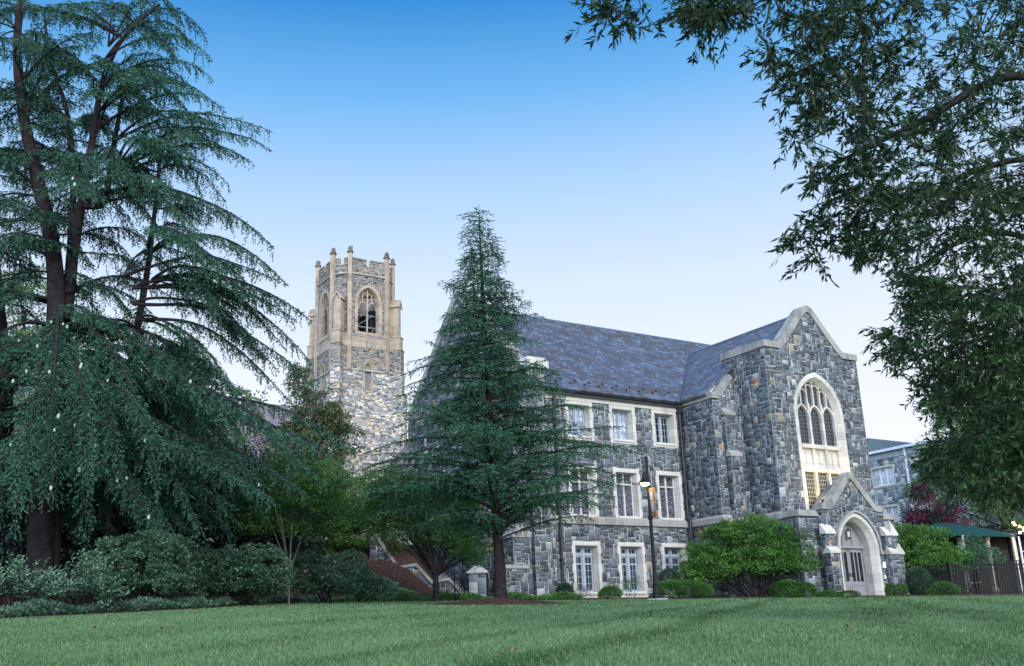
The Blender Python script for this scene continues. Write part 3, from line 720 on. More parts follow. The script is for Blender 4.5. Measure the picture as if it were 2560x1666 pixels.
for s in (-1, 1): pbox(mb, pp, GU + s * 1.56 - 0.10, GU + s * 1.56 + 0.10, 3.36, 3.52, 0.0, 0.17)
mb.build('hood_mould', M['lime_dirty'], porch)
# timber screen with a pair of glazed doors
DN = -0.62
mb = MB(ORG)
mb.loft([curve(pp, arch(GU, 1.12, 3.6, 1.38, 3.5, 12), DN - 0.05), curve(pp, arch(GU, 1.12, 3.6, 1.38, 3.5, 12), DN)], True, True, True)
for x in (-0.36, 0.36): pbox(mb, pp, GU + x - 0.035, GU + x + 0.035, 3.84, 4.72, DN + 0.002, DN + 0.06)
pbox(mb, pp, GU - 1.1, GU + 1.1, 3.68, 3.80, DN - 0.02, DN + 0.12)
for x in (-1.07, 1.07): pbox(mb, pp, GU + x - 0.05, GU + x + 0.05, 1.3, 3.68, DN - 0.05, DN + 0.06)
mb.build('screen', M['paint_door'], porch)
for s in (-1, 1):
    x0, x1 = (GU - 1.02, GU - 0.008) if s < 0 else (GU + 0.008, GU + 1.02)
    z0, z1 = 1.40, 3.67
    mb = MB(ORG); st = 0.11
    pbox(mb, pp, x0, x0 + st, z0, z1, DN - 0.05, DN); pbox(mb, pp, x1 - st, x1, z0, z1, DN - 0.05, DN)
    pbox(mb, pp, x0 + st, x1 - st, z1 - 0.14, z1, DN - 0.05, DN - 0.002); pbox(mb, pp, x0 + st, x1 - st, z0, z0 + 0.20, DN - 0.05, DN - 0.002)
    pbox(mb, pp, x0 + st, x1 - st, z0 + 0.52, z0 + 0.72, DN - 0.05, DN - 0.002); pbox(mb, pp, x0 + st, x1 - st, z0 + 0.2, z0 + 0.52, DN - 0.05, DN - 0.03)
    wd = (x1 - x0 - 2 * st)
    for q in (1, 2): pbox(mb, pp, x0 + st + wd * q / 3 - 0.035, x0 + st + wd * q / 3 + 0.035, z0 + 0.72, z1 - 0.14, DN - 0.05, DN - 0.004)
    d = mb.build('door', M['paint_door'], porch)
    pane('glass', pp, rect(x0 + st, x1 - st, z0 + 0.72, z1 - 0.14), DN - 0.04, M['glass'], d, ORG)
    mb = MB(ORG); hx = GU + s * 0.085
    pbox(mb, pp, hx - 0.025, hx + 0.025, 2.32, 2.52, DN, DN + 0.015)
    mb.tube([pp.p(hx, 2.48, DN + 0.01), pp.p(hx, 2.47, DN + 0.06), pp.p(hx, 2.40, DN + 0.065), pp.p(hx, 2.36, DN + 0.01)], 0.012, 6)
    mb.build('handle', M['black'], d)
buttress(PA(VP), 38.30, 38.92, [(3.35, 0.42), (4.25, 0.26)], 60, 'lime')
buttress(PA(VP), 42.58, 43.2, [(3.35, 0.42), (4.25, 0.26)], 66, 'lime')
buttress(PR(42.93), 33.0, 33.66, [(3.35, 0.75), (4.25, 0.45)], 72, 'lime')
# wall plaques beside the doorway
plq = empty('wall_plaque', W3(42.48, VP, 2.8), TH, 'small white round-topped plaque on the stone right of the porch door', 'plaque')
PO = (42.48, VP, 2.8)
mb = MB(PO); c = [(42.34, 2.72), (42.62, 2.72), (42.62, 2.9)] + [(42.48 + 0.14 * cos(t), 2.9 + 0.12 * sin(t)) for t in np.linspace(0.2, pi - 0.2, 7)] + [(42.34, 2.9)]
mb.loft([curve(pp, c, 0.02), curve(pp, c, 0.055)], True, True, True); mb.build('panel', M['white'], plq)
plq2 = empty('door_intercom', W3(42.38, VP, 2.3), TH, 'tiny white box under the round-topped plaque by the porch', 'intercom'); PO2 = (42.38, VP, 2.3)
mb = MB(PO2); pbox(mb, pp, 42.33, 42.43, 2.2, 2.38, 0.02, 0.07); mb.build('case', M['white'], plq2)
# hanging porch lantern
PO3 = (GU, VP + 0.45, 4.9)
lan = empty('porch_lantern', W3(*PO3), TH, 'small lantern hanging in the pointed porch doorway', 'lantern')
mb = MB(PO3); cx, cy = GU, VP + 0.45
mb.tube([(cx, cy, 4.98), (cx, cy, 4.62)], 0.008, 5)
mb.lathe([(0.01, 4.64), (0.10, 4.53), (0.10, 4.50)], cx, cy, 6)
for k_ in range(6): mb.tube([(cx + 0.085 * cos(k_ * pi / 3), cy + 0.085 * sin(k_ * pi / 3), 4.50), (cx + 0.085 * cos(k_ * pi / 3), cy + 0.085 * sin(k_ * pi / 3), 4.2)], 0.009, 4)
mb.lathe([(0.095, 4.2), (0.095, 4.175), (0.02, 4.12), (0.02, 4.07)], cx, cy, 6)
mb.build('frame', M['metal_dark'], lan)
mb = MB(PO3); mb.lathe([(0.06, 4.2), (0.062, 4.47)], cx, cy, 12)
mb.build('glass', simple('milk glass', (0.62, 0.6, 0.5), 0.3, emit=(1, 0.85, 0.6), es=0.25), lan)  # lantern is unlit; faint glow added to whiten its glass
# floodlight on the porch roof that warms the lower window
for FU, lab in ((39.55, 'small floodlight on the left porch slope below the glowing window'), (41.95, 'small floodlight on the right porch slope below the glowing window')):
    FO = (FU, 34.0, 5.95)
    fl = empty('floodlight', W3(*FO), TH, lab, 'floodlight')
    mb = MB(FO); mb.box(FU - 0.16, FU + 0.16, 33.86, 33.98, 5.84, 6.0); mb.tube([(FU, 33.95, 5.6), (FU, 33.95, 5.86)], 0.03, 6); mb.build('case', M['metal_dark'], fl)
    ld = bpy.data.lights.new('floodlight_lamp', 'AREA'); ld.shape = 'RECTANGLE'; ld.size = 0.5; ld.size_y = 0.12; ld.energy = 30; ld.color = (1.0, 0.74, 0.34)
    lo = bpy.data.objects.new('floodlight_lamp', ld); COL.objects.link(lo); lo.parent = fl
    lo.location = (0.0, 0.02, 0.12)
    lo.rotation_euler = Vector((-0.25 if FU < GU else 0.25, -0.75, -1.25)).to_track_quat('Z', 'Y').to_euler()
# left end of the hall: gabled end wall, corner pier, stepped buttress
VR, ZR = 45.2, 17.25
def mL(S, Z): return Z < 12.2 + np.clip(5.9 - np.abs(S - VR), 0, 9) * 0.96 - 0.15
tag(stones('wall', PL(25.76), 39.0, 51.2, ZB, 17.9, hall, ORG, rects_mask([(38, 52, 5.12, 5.4)], mL), seed=80, cell=0.14))
mb = MB(ORG)
path = [(38.9, 12.45), (39.45, 12.45), (39.7, 12.6), (VR - 0.45, 17.62), (VR - 0.2, 17.85), (VR, 17.9)]
path = path + [(2 * VR - a, b) for a, b in path[::-1][1:]]
ribbon(mb, PL(25.76), path, 0.42, -0.75, 0.07)
mb.build('coping', M['lime_dirty'], hall)
stones('corner_pier', PA(38.7), 25.76, 26.66, ZB, 12.3, hall, ORG, None, seed=83)
pr_ = [o for o in hall.children if o.name.startswith('corner_pier')][0]
stones('side', PR(26.66), 38.7, 39.0, ZB, 12.3, pr_, ORG, None, seed=84); stones('side', PL(25.76), 38.7, 39.0, ZB, 12.3, pr_, ORG, None, seed=85)
stones('side', PR(26.66), 39.0, 40.0, 11.3, 12.3, pr_, ORG, None, seed=86)
mb = MB(ORG)
mb.box(25.66, 26.86, 38.55, 39.6, 12.3, 12.62)
mb.hexa([(25.66, 38.55, 12.62), (26.86, 38.55, 12.62), (26.86, 39.6, 12.62), (25.66, 39.6, 12.62), (25.8, 38.72, 12.84), (26.7, 38.72, 12.84), (26.7, 39.6, 12.84), (25.8, 39.6, 12.84)])
mb.build('cap', M['lime'], pr_)
buttress(PL(25.76), 38.95, 39.75, [(4.4, 1.0), (7.6, 0.62), (10.2, 0.3)], 90)
buttress(PL(25.76), 41.6, 42.4, [(4.4, 0.8), (8.6, 0.5)], 96)
buttress(PA(39.0), 26.66, 27.0, [(5.0, 0.12)], 98)
# roof
EZ, EV0 = 11.42, 38.62
sl = np.array([0, VR - EV0, ZR - EZ]); RU = 40.75; RZ = 15.95
VJ = EV0 + (RZ - EZ) / (ZR - EZ) * (VR - EV0)
def main_pt(u, z): return (u, EV0 + (z - EZ) / (ZR - EZ) * (VR - EV0), z)
wl = 35.15; wz = 11.5
def wing_pt(u, v): return (u, v, RZ - (RU - u) * (RZ - wz) / (RU - wl))
polys = [([(26.3, EV0, EZ), (35.15, EV0, EZ), main_pt(RU, RZ), main_pt(44.4, RZ - 0.0), (44.4, VR, ZR), (26.3, VR, ZR)], (26.3, EV0, EZ), (1, 0, 0), sl),
         ([(26.3, VR, ZR), (44.4, VR, ZR), (44.4, 51.4, EZ), (26.3, 51.4, EZ)], (26.3, VR, ZR), (1, 0, 0), (0, -6.2, 5.8)),
         ([wing_pt(35.15, EV0 + 0.1)[:2] + (wz + 0.012,), wing_pt(37.35, 36.9), wing_pt(37.35, 34.95), (RU, 34.95, RZ), (RU, VJ, RZ)][0:0] or
          [(35.12, 36.9, wz), wing_pt(37.45, 36.9), wing_pt(37.45, 34.95), (RU, 34.95, RZ), (RU, VJ + 0.02, RZ), (35.12, EV0 + 0.12, wz)], (35.15, 34.95, wz), (0, 1, 0), (RU - wl, 0, RZ - wz)),
         ([(44.05, 34.95, RZ - 2.62), (RU, 34.95, RZ), (RU, VJ + 0.02, RZ), (44.05, 41.5, RZ - 2.62)], (44.05, 34.95, RZ - 2.62), (0, 1, 0), (-(RU - wl), 0, RZ - wz))]
roof = roof_poly('roof', polys, hall, ORG, M['slate'])
mb = MB(ORG)
mb.tube([(26.3, VR, ZR + 0.02), (44.4, VR, ZR + 0.02)], 0.07, 6); mb.tube([(RU, 34.95, RZ + 0.02), (RU, VJ, RZ + 0.02)], 0.07, 6)
mb.build('ridge_cap', simple('lead grey ridge', (0.10, 0.15, 0.22), 0.5), hall)
mb = MB(ORG); mb.tube([(35.2, EV0 + 0.1, wz + 0.06), (RU, VJ, RZ + 0.03)], 0.07, 4); mb.build('valley_gutter', simple('blue grey lead', (0.05, 0.08, 0.13), 0.5), hall)
nrm = np.array([0, -(ZR - EZ), VR - EV0]); nrm /= np.linalg.norm(nrm)
for i in range(18):
    u = 27.6 + i * 0.43; t = 0.07 if i % 2 == 0 else 0.105
    p = np.array(main_pt(u, EZ + (ZR - EZ) * t)); mb = MB(ORG)
    mb.hexa([p + [-0.035, 0, 0] - nrm * 0.02, p + [0.035, 0, 0] - nrm * 0.02, p + [0.035, 0.05, 0.05] - nrm * 0.02, p + [-0.035, 0.05, 0.05] - nrm * 0.02,
             p + [-0.035, -0.01, 0] + nrm * 0.08, p + [0.035, -0.01, 0] + nrm * 0.08, p + [0.035, 0.03, 0.04] + nrm * 0.08, p + [-0.035, 0.03, 0.04] + nrm * 0.08])
    mb.build('snow_guard', M['metal_dark'], roof)
mb = MB(ORG)                                               # eaves gutter and downpipes
prof = [(0, 0), (0.0, 0.16), (0.03, 0.16), (0.03, 0.05), (0.10, 0.03), (0.16, 0.08), (0.16, 0.17), (0.19, 0.17), (0.19, 0.06), (0.12, -0.02), (0.02, -0.03)]
c0 = [(26.7, 38.93 - a - 0.05, 11.30 + b) for a, b in prof]
mb.prism(c0, (8.5, 0, 0)); mb.box(26.7, 35.2, 38.80, 38.95, 11.18, 11.28)
mb.build('gutter', M['metal_dark'], hall)
mb = MB(ORG)
mb.tube([(35.12, 38.80, 11.28), (35.12, 38.82, 11.0), (35.12, 38.85, 10.6), (35.12, 38.85, 5.6), (35.12, 38.74, 5.4), (35.12, 38.74, 0.9)], 0.075, 10)
mb.box(35.0, 35.24, 38.72, 38.98, 10.9, 11.2)
for z in (9.6, 7.2, 5.45, 3.4): mb.box(35.02, 35.22, 38.74, 38.99, z, z + 0.07)
mb.build('downpipe', M['metal_dark'], hall, smooth=False)
mb = MB(ORG)
mb.tube([(27.3, 38.85, 11.2), (27.3, 38.85, 1.0)], 0.06, 10)
for z in (9.6, 7.2, 3.4): mb.box(27.22, 27.38, 38.76, 38.99, z, z + 0.07)
mb.build('downpipe', M['metal_dark'], hall)
mb = MB(ORG)
mb.box(35.2, 36.0, 38.3, 38.9, 11.5, 11.56)
mb.build('lead_flashing', simple('pale lead', (0.42, 0.5, 0.6), 0.4), hall)
# ---------------------------------------------------------------- church tower far behind
TC = (45.45, 103.7); TR, TA, SQ = 3.70, 2.25, 3.72
TORG = (TC[0], TC[1], 4.0)
church = empty('church_tower', W3(*TORG), TH, 'tall stone church tower with octagonal belfry, battlements and pinnacles', 'tower')
TS = [(2, 1, 20), (3, 1, 16), (1, 1, 8), (4, 1, 5), (2, 2, 8), (3, 2, 6)]
def sides(R): return [(PA(TC[1] - R), TC[0]), (PL(TC[0] - R), TC[1]), (PR(TC[0] + R), TC[1]), (PB(TC[1] + R), TC[0])]
for i, (pl, c) in enumerate(sides(SQ)):
    lan_ = in_arch(c, 0.55, 29.2, 0.85, 26.6)
    stones('wall', pl, c - SQ, c + SQ, 4.0, 29.0, church, TORG, (lambda l: lambda S, Z: ~l(S, Z))(lan_), 0.17, PAL_TOWER, 200 + i, 0.012, 'mortar_warm', TS, 0.12)
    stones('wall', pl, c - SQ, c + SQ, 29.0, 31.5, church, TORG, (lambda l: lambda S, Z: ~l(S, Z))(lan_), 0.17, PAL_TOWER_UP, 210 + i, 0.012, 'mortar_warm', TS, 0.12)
    mb = MB(TORG)
    pbox(mb, pl, c - SQ + 0.2, c + SQ - 0.2, 31.48, 32.8, -0.1, 0.07)
    if i < 2:
        mb2 = MB(TORG); sh_ = [(c - 0.36, 32.55), (c - 0.36, 32.0)] + [(c + 0.36 * cos(t), 32.0 - 0.42 * sin(t)) for t in np.linspace(pi, 0, 9)][1:] + [(c + 0.36, 32.55)]
        mb2.loft([curve(pl, sh_[::-1], 0.05), curve(pl, sh_[::-1], 0.13)], True, True, True); mb2.build('shield', M['lime_dirty'], church)
    mb.build('panel', M['lime_tower'], church)
    # lancet
    mb = MB(TORG)
    o_ = arch(c, 0.60, 29.2, 0.92, 26.5, 8); i_ = arch(c, 0.42, 29.2, 0.68, 26.7, 8); b_ = arch(c, 0.30, 29.2, 0.52, 26.8, 8)
    mb.loft([curve(pl, o_ , -0.05), curve(pl, o_, 0.05), curve(pl, i_, 0.05), curve(pl, b_, -0.25)], True)
    ribbon(mb, pl, arch(c, 0.68, 29.2, 1.0, 29.0, 8), 0.14, 0.02, 0.16)
    lw = mb.build('lancet_window', M['lime_tower'], church); pane('glass', pl, arch(c, 0.31, 29.2, 0.53, 26.8, 8), -0.22, M['stain'], lw, TORG)
OV = [(TC[0] - TA, TC[1] - TR), (TC[0] + TA, TC[1] - TR), (TC[0] + TR, TC[1] - TA), (TC[0] + TR, TC[1] + TA), (TC[0] + TA, TC[1] + TR), (TC[0] - TA, TC[1] + TR), (TC[0] - TR, TC[1] + TA), (TC[0] - TR, TC[1] - TA)]
for i in range(8):
    p, q = np.array(OV[i]), np.array(OV[(i + 1) % 8]); d = (q - p); Ln = np.linalg.norm(d); d /= Ln; n = np.array([d[1], -d[0]])
    pl = Plane(p, d, n); c = Ln / 2
    big = i % 2 == 0
    cren = lambda S, Z, c=c: ~((Z > 41.05) & (np.abs(S - c) < 0.27))
    if big: ow = in_arch(c, 1.55, 36.9, 2.02, 33.2); mk = lambda S, Z, ow=ow, cren=cren: ~ow(S, Z) & cren(S, Z)
    else: mk = cren
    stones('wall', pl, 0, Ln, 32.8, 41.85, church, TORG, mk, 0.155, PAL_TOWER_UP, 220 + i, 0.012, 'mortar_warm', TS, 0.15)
    stones('parapet', Plane(pl.o - pl.n * 0.35, pl.d, pl.n * -1), 0.1, Ln - 0.1, 40.0, 41.85, church, TORG, cren, 0.155, PAL_TOWER_UP, 230 + i, 0.012, 'mortar_warm', TS, 0.15)
    mb = MB(TORG)
    for a0, a1 in ((0.1, c - 0.27), (c + 0.27, Ln - 0.1)):
        pbox(mb, pl, a0, a1, 41.86, 42.0, -0.42, 0.08)
        e0 = a1 if a1 < c else a0
    pbox(mb, pl, c - 0.34, c + 0.34, 41.06, 41.18, -0.42, 0.10)
    for s in (-1, 1): pbox(mb, pl, c + s * 0.27 - 0.03, c + s * 0.27 + 0.03, 41.2, 41.85, -0.4, 0.04)
    mb.build('battlement', M['lime_tower'], church)
    if big:
        mb = MB(TORG)
        o_ = arch(c, 1.66, 36.9, 2.12, 33.3, 12); i_ = arch(c, 1.30, 36.9, 1.76, 33.3, 12); b_ = arch(c, 1.13, 36.9, 1.58, 33.3, 12)
        mb.loft([curve(pl, o_, -0.05), curve(pl, o_, 0.06), curve(pl, i_, 0.06), curve(pl, b_, -0.35), curve(pl, b_, -0.6)])
        pbox(mb, pl, c - 1.66, c + 1.66, 33.0, 33.34, -0.6, 0.13)
        bw = mb.build('belfry_window', M['lime_tower'], church)
        mb = MB(TORG); n0, n1 = -0.5, -0.3
        ribbon(mb, pl, [(c, 33.3), (c, 38.45)], 0.15, n0, n1)
        for s in (-1, 1):
            ribbon(mb, pl, arch(c + s * 0.57, 0.50, 36.35, 0.62, 36.1, 7), 0.11, n0 + 0.01, n1 - 0.01)
            ribbon(mb, pl, [(c + s * 0.57, 36.95), (c + s * 0.57, 38.0)], 0.09, n0 + 0.02, n1 - 0.02)
            for x, t in ((c + s * 0.28, 38.0), (c + s * 0.84, 37.55)): ribbon(mb, pl, arch(x, 0.2, t - 0.2, 0.2, t - 0.45, 5), 0.06, n0 + 0.03, n1 - 0.03)
            for x, t in ((c + s * 0.28, 37.3), (c + s * 0.84, 36.95)): ribbon(mb, pl, [(x - 0.2, t), (x, t + 0.14), (x + 0.2, t)], 0.05, n0 + 0.04, n1 - 0.04)
        mb.build('tracery', M['lime_tower'], bw)
# inside the belfry: dark louvre box and steel bell frame
mb = MB(TORG)
mb.box(TC[0] - 2.9, TC[0] + 2.9, TC[1] - 2.9, TC[1] + 2.9, 33.0, 33.1)
mb.box(TC[0] - 2.6, TC[0] + 0.4, TC[1] - 0.4, TC[1] + 2.6, 33.1, 36.75); mb.box(TC[0] + 0.9, TC[0] + 2.7, TC[1] - 2.3, TC[1] + 2.7, 33.1, 36.5)
mb.build('bell_chamber', simple('belfry dark', (0.018, 0.02, 0.024), 0.9, noise=0.3), church)
mb = MB(TORG)
for z in (34.2, 35.6): mb.box(TC[0] - 2.8, TC[0] + 2.8, TC[1] - 2.75, TC[1] - 2.6, z, z + 0.14)
for a, b in (((-2.6, 33.2), (0.8, 35.6)), ((-2.4, 35.4), (-0.2, 33.2)), ((0.6, 33.4), (2.6, 36.2))):
    mb.tube([(TC[0] + a[0], TC[1] - 2.8, a[1]), (TC[0] + b[0], TC[1] - 2.8, b[1])], 0.06, 5)
mb.build('bell_frame', simple('weathered steel', (0.16, 0.17, 0.18), 0.5, metal=0.3), church)
# strings and piers
mb = MB(TORG)
sq = lambda R: [(TC[0] - R, TC[1] + R), (TC[0] - R, TC[1] - R), (TC[0] + R, TC[1] - R), (TC[0] + R, TC[1] + R), (TC[0] - R, TC[1] + R)]
band(mb, sq(SQ), 28.86, 29.08, 0.14); mb.build('string_course', M['lime_dirty'], church); mb = MB(TORG)
band(mb, sq(SQ), 32.8, 33.0, 0.14); mb.box(TC[0] - 3.72, TC[0] + 3.72, TC[1] - 3.72, TC[1] + 3.72, 32.78, 32.86); mb.build('string_course', M['lime_dirty'], church); mb = MB(TORG)
band(mb, OV + [OV[0]], 40.03, 40.25, 0.16)
mb.build('string_course', M['lime_dirty'], church)
M['finial'] = simple('sooty finial stone', (0.13, 0.105, 0.09), 0.85, noise=0.3)
def pinnacle(cx, cy, rz, z0, z1, w_):
    r = w_ / 2
    mb = MB(TORG)
    def R(x, y): return (cx + x * cos(rz) - y * sin(rz), cy + x * sin(rz) + y * cos(rz))
    def fr(s, z): return [(*R(-s, -s), z), (*R(s, -s), z), (*R(s, s), z), (*R(-s, s), z)]
    mb.loft([fr(r, z0), fr(r, z1 - 1.15), fr(r * 0.86, z1 - 1.0), fr(r * 0.86, z1 - 0.55)], True, True, True)
    sh_ = mb.build('shaft', M['lime_tower'], church)
    mb = MB(TORG); s = r * 1.6                              # little cross-gabled cap with a roof knob
    for a in (0, pi / 2):
        def Q(x, y, z, a=a): return (*R(x * cos(a) - y * sin(a), x * sin(a) + y * cos(a)), z)
        mb.loft([[Q(-s, y, z1 - 0.72), Q(-r * 0.6, y, z1 - 0.45), Q(0, y, z1 + 0.0), Q(r * 0.6, y, z1 - 0.45), Q(s, y, z1 - 0.72), Q(r * 0.5, y, z1 - 0.62), Q(-r * 0.5, y, z1 - 0.62)] for y in (-r * 1.1, r * 1.1)], True, True, True)
    mb.tube([(cx, cy, z1 - 0.1), (cx, cy, z1 + 0.12)], 0.05, 5)
    mb.build('finial', M['finial'], sh_)
for i, (x, y) in enumerate(OV):
    a = atan2(y - TC[1], x - TC[0])
    pinnacle(x, y, a if i % 2 else a, 29.0 if i in (0, 1, 7, 6) else 32.9, 43.25, 0.46)
for sx, sy in ((-1, -1), (1, -1), (-1, 1), (1, 1)):
    cn = np.array([TC[0] + sx * SQ, TC[1] + sy * SQ]); n = np.array([sx, sy]) / sqrt(2); d = np.array([-n[1], n[0]])
    z = 4.0; body0 = None
    for zt, pr, pal_ in ((26.4, 0.75, PAL_TOWER), (29.0, 0.48, PAL_TOWER), (31.6, 0.42, PAL_TOWER_UP)):
        f = Plane(cn + n * pr, d, n)
        b_ = stones('pier', f, -0.55, 0.55, z, zt, church, TORG, None, 0.155, pal_, int(300 + zt * 3 + sx + 2 * sy), 0.012, 'mortar_warm', TS, 0.15)
        for e in (-0.55, 0.55):
            stones('side', Plane(cn + d * e - n * 0.55, n, d * np.sign(e)), 0, 0.55 + pr, z, zt, b_, TORG, None, 0.155, pal_, int(400 + zt * 3 + sx + 2 * sy), 0.012, 'mortar_warm', TS, 0.15)
        body0 = body0 or b_
        z = zt
        fp = Plane(cn, d, n); mb = MB(TORG)
        mb.hexa([fp.p(-0.62, zt, -0.3), fp.p(0.62, zt, -0.3), fp.p(0.62, zt, pr + 0.1), fp.p(-0.62, zt, pr + 0.1), fp.p(-0.62, zt + 0.42, -0.3), fp.p(0.62, zt + 0.42, -0.3), fp.p(0.62, zt + 0.1, pr + 0.1), fp.p(-0.62, zt + 0.1, pr + 0.1)])
        mb.build('cap', M['lime_tower'], b_)
    fp = Plane(cn, d, n); mb = MB(TORG)
    pbox(mb, fp, -0.48, 0.48, 31.6, 33.1, -1.0, 0.34)
    pbox(mb, fp, -0.56, 0.56, 33.1, 33.22, -1.0, 0.42)
    pbox(mb, fp, -0.42, 0.42, 33.22, 36.9, -1.1, 0.12)
    # gabled cap falling outwards
    for nn in (0,):
        mb.loft([[fp.p(-0.6, 36.75, t), fp.p(0, 37.75 - 0.0, t), fp.p(0.6, 36.75, t), fp.p(0.5, 36.68, t), fp.p(0, 37.45, t), fp.p(-0.5, 36.68, t)] for t in (-1.15, 0.3)], True, True, True)
        mb.loft([[fp.p(-0.42, 36.85, t), fp.p(0, 37.5, t), fp.p(0.42, 36.85, t)] for t in (-1.1, 0.12)], True, True, True)
    mb.build('flying_pier', M['lime_tower'], church)
mb = MB(TORG)
for i in (0, 1, 3, 7): mb.tube([(OV[i][0] + 0.3, OV[i][1] + 0.2, 41.5), (OV[i][0] + 0.3, OV[i][1] + 0.2, 43.6 if i != 7 else 43.2)], 0.022, 4)
mb.build('lightning_rod', M['black'], church)
# the church's long nave, left of the tower
NORG = (30, 100, 4)
nave = empty('church_nave', W3(*NORG), TH, 'long church nave with purple slate roof left of the tower', 'building')
rz_ = 25.2
roof_poly('roof', [([(8, 97, 16.0), (41.5, 97, 16.0), (41.5, 104, rz_), (8, 104, rz_)], (8, 97, 16), (1, 0, 0), (0, 7, rz_ - 16)),
                   ([(8, 104, rz_), (41.5, 104, rz_), (41.5, 111, 16), (8, 111, 16)], (8, 104, rz_), (1, 0, 0), (0, -7, rz_ - 16))], nave, NORG, M['slate_purple'])
stones('wall', PA(97.3), 8, 41.5, 3, 16, nave, NORG, None, 0.3, PAL_TOWER, 500, 0.02, 'mortar_warm', TS, 0.15)
stones('wall', PL(8), 97.3, 110.7, 3, 16, nave, NORG, None, 0.3, PAL_TOWER, 501, 0.02, 'mortar_warm', TS, 0.15)
mb = MB(NORG); mb.box(8.2, 41.4, 110.5, 110.8, 3, 16); mb.box(41.2, 41.4, 97.5, 110.5, 3, 16)
mb.build('wall', M['mortar_warm'], nave)
# low wing right of the tower
WORG = (50, 92, 4)
wing = empty('church_wing', W3(*WORG), TH, 'low slate-roofed church wing between the tower and the hall', 'building')
roof_poly('roof', [([(43.6, 84, 12.5), (43.6, 100, 12.5), (50, 100, 21.6), (50, 84, 21.6)], (43.6, 84, 12.5), (0, 1, 0), (6.4, 0, 9.1)),
                   ([(50, 84, 21.6), (50, 100, 21.6), (56.4, 100, 12.5), (56.4, 84, 12.5)], (50, 84, 21.6), (0, 1, 0), (-6.4, 0, 9.1))], wing, WORG, M['slate_purple'])
stones('wall', PL(44), 84.2, 99.8, 3, 12.6, wing, WORG, None, 0.3, PAL_TOWER, 502, 0.02, 'mortar_warm', TS, 0.15)
stones('wall', PA(84.2), 44, 56, 3, 21.0, wing, WORG, lambda S, Z: Z < 12.5 + (6 - np.abs(S - 50)) * 1.42, 0.3, PAL_TOWER, 503, 0.02, 'mortar_warm', TS, 0.15)
mb = MB(WORG); ribbon(mb, PA(84.2), [(43.4, 12.6), (50, 21.9), (56.6, 12.6)], 0.4, -0.4, 0.15); mb.box(44.2, 55.8, 99.6, 99.8, 3, 12.6); mb.box(55.8, 56, 84.3, 99.6, 3, 12.6)
mb.build('coping', M['lime'], wing)

# ---------------------------------------------------------------- annex at the right
AORG = (66.0, 48.0, 1.5)
annex = empty('stone_annex', W3(*AORG), TH, 'flat-roofed stone building with white windows behind the right gable', 'building')
pl = PL(66.0)
am = []
wins = [(49.75, 51.65, 7.4, 8.65), (49.75, 51.65, 10.3, 11.65), (43.2, 45.1, 7.4, 8.65), (43.2, 45.1, 10.3, 11.65), (37, 38.9, 10.3, 11.65), (37, 38.9, 7.4, 8.65), (49.75, 51.65, 3.6, 5.0), (43.2, 45.1, 3.6, 5.0)]
for a0, a1, b0, b1 in wins: am.append((a0 - 0.13, a1 + 0.13, b0 - 0.18, b1 + 0.14))
stones('wall', pl, 30, 60, 0.3, 12.3, annex, AORG, rects_mask(am), 0.14, PAL_FAR, 600)
for a0, a1, b0, b1 in wins:
    window(annex, AORG, pl, a0, a1, b0, b1, 'triple', out=0.14, sill=0.19, rec=0.12, splay=0.02, glass='glass_sky')
stones('wall', PB(60.0), 66.0, 80, 0.3, 12.3, annex, AORG, None, 0.3, PAL_FAR, 601)
stones('wall', PA(30.0), 66.0, 80, 0.3, 12.3, annex, AORG, None, 0.2, PAL_FAR, 602)
mb = MB(AORG); mb.box(65.93, 80, 29.9, 60.1, 12.3, 12.85); mb.build('fascia', simple('grey fascia', (0.28, 0.31, 0.36), 0.6), annex)
mb = MB(AORG); mb.box(65.7, 80.3, 29.7, 60.3, 12.85, 13.0); mb.box(65.62, 65.72, 29.6, 60.4, 12.78, 12.93); mb.build('roof', simple('white roof edge', (0.55, 0.6, 0.68), 0.5), annex)
mb = MB(AORG); mb.tube([(65.85, 48.35, 12.8), (65.85, 48.35, 1.0)], 0.09, 8); mb.build('downpipe', M['white'], annex)
mb = MB(AORG); mb.hexa([(67, 52.5, 13.05), (71, 52.5, 13.05), (71, 57.5, 13.05), (67, 57.5, 13.05), (66.3, 51.8, 14.2), (72, 51.8, 14.2), (72, 58, 13.7), (66.3, 58, 13.7)]); mb.build('roof_lantern', simple('green grey metal', (0.12, 0.17, 0.19), 0.5), annex)

# ---------------------------------------------------------------- ground
def grid_sheet(name, xs, ys, mat, dz=0.0, fn=None, kind='structure'):
    X, Y = np.meshgrid(xs, ys); Z = gz(X, Y) + dz
    V = np.stack([X, Y, Z], -1).reshape(-1, 3); nx, ny = len(xs), len(ys)
    i = np.arange(ny - 1)[:, None] * nx + np.arange(nx - 1)[None]; i = i.ravel()
    me = quads_mesh(name, V, np.stack([i, i + 1, i + nx + 1, i + nx], 1), smooth=True)
    return tag(obj(name, me, mat), kind=kind)
def stripe(x, y):
    "dark mowing lines running away from the camera towards the porch: 0 on a line, 1 between"
    a = radians(15.8); s = x * cos(a) - y * sin(a); out = np.ones_like(s)
    for c, w_, k in ((-3.1, 0.22, 0.8), (-1.75, 0.28, 1.0), (-4.9, 0.3, 0.4), (0.9, 0.4, 0.7), (2.2, 0.5, 0.9), (4.6, 0.6, 0.6), (-7.2, 0.5, 0.4)):
        out = out - k * np.exp(-((s - c + 0.12 * np.sin(y * 0.5 + c)) / w_) ** 2)
    return np.clip(out, 0, 1)
def patchn(x, y):
    return (np.sin(x * 0.83 + y * 0.31) + np.sin(x * 0.37 - y * 0.59 + 2) + np.sin(x * 1.9 + 1.3 * np.sin(y * 0.8)) * 0.6 + np.sin(y * 1.7 + x * 0.4) * 0.5) / 3.1
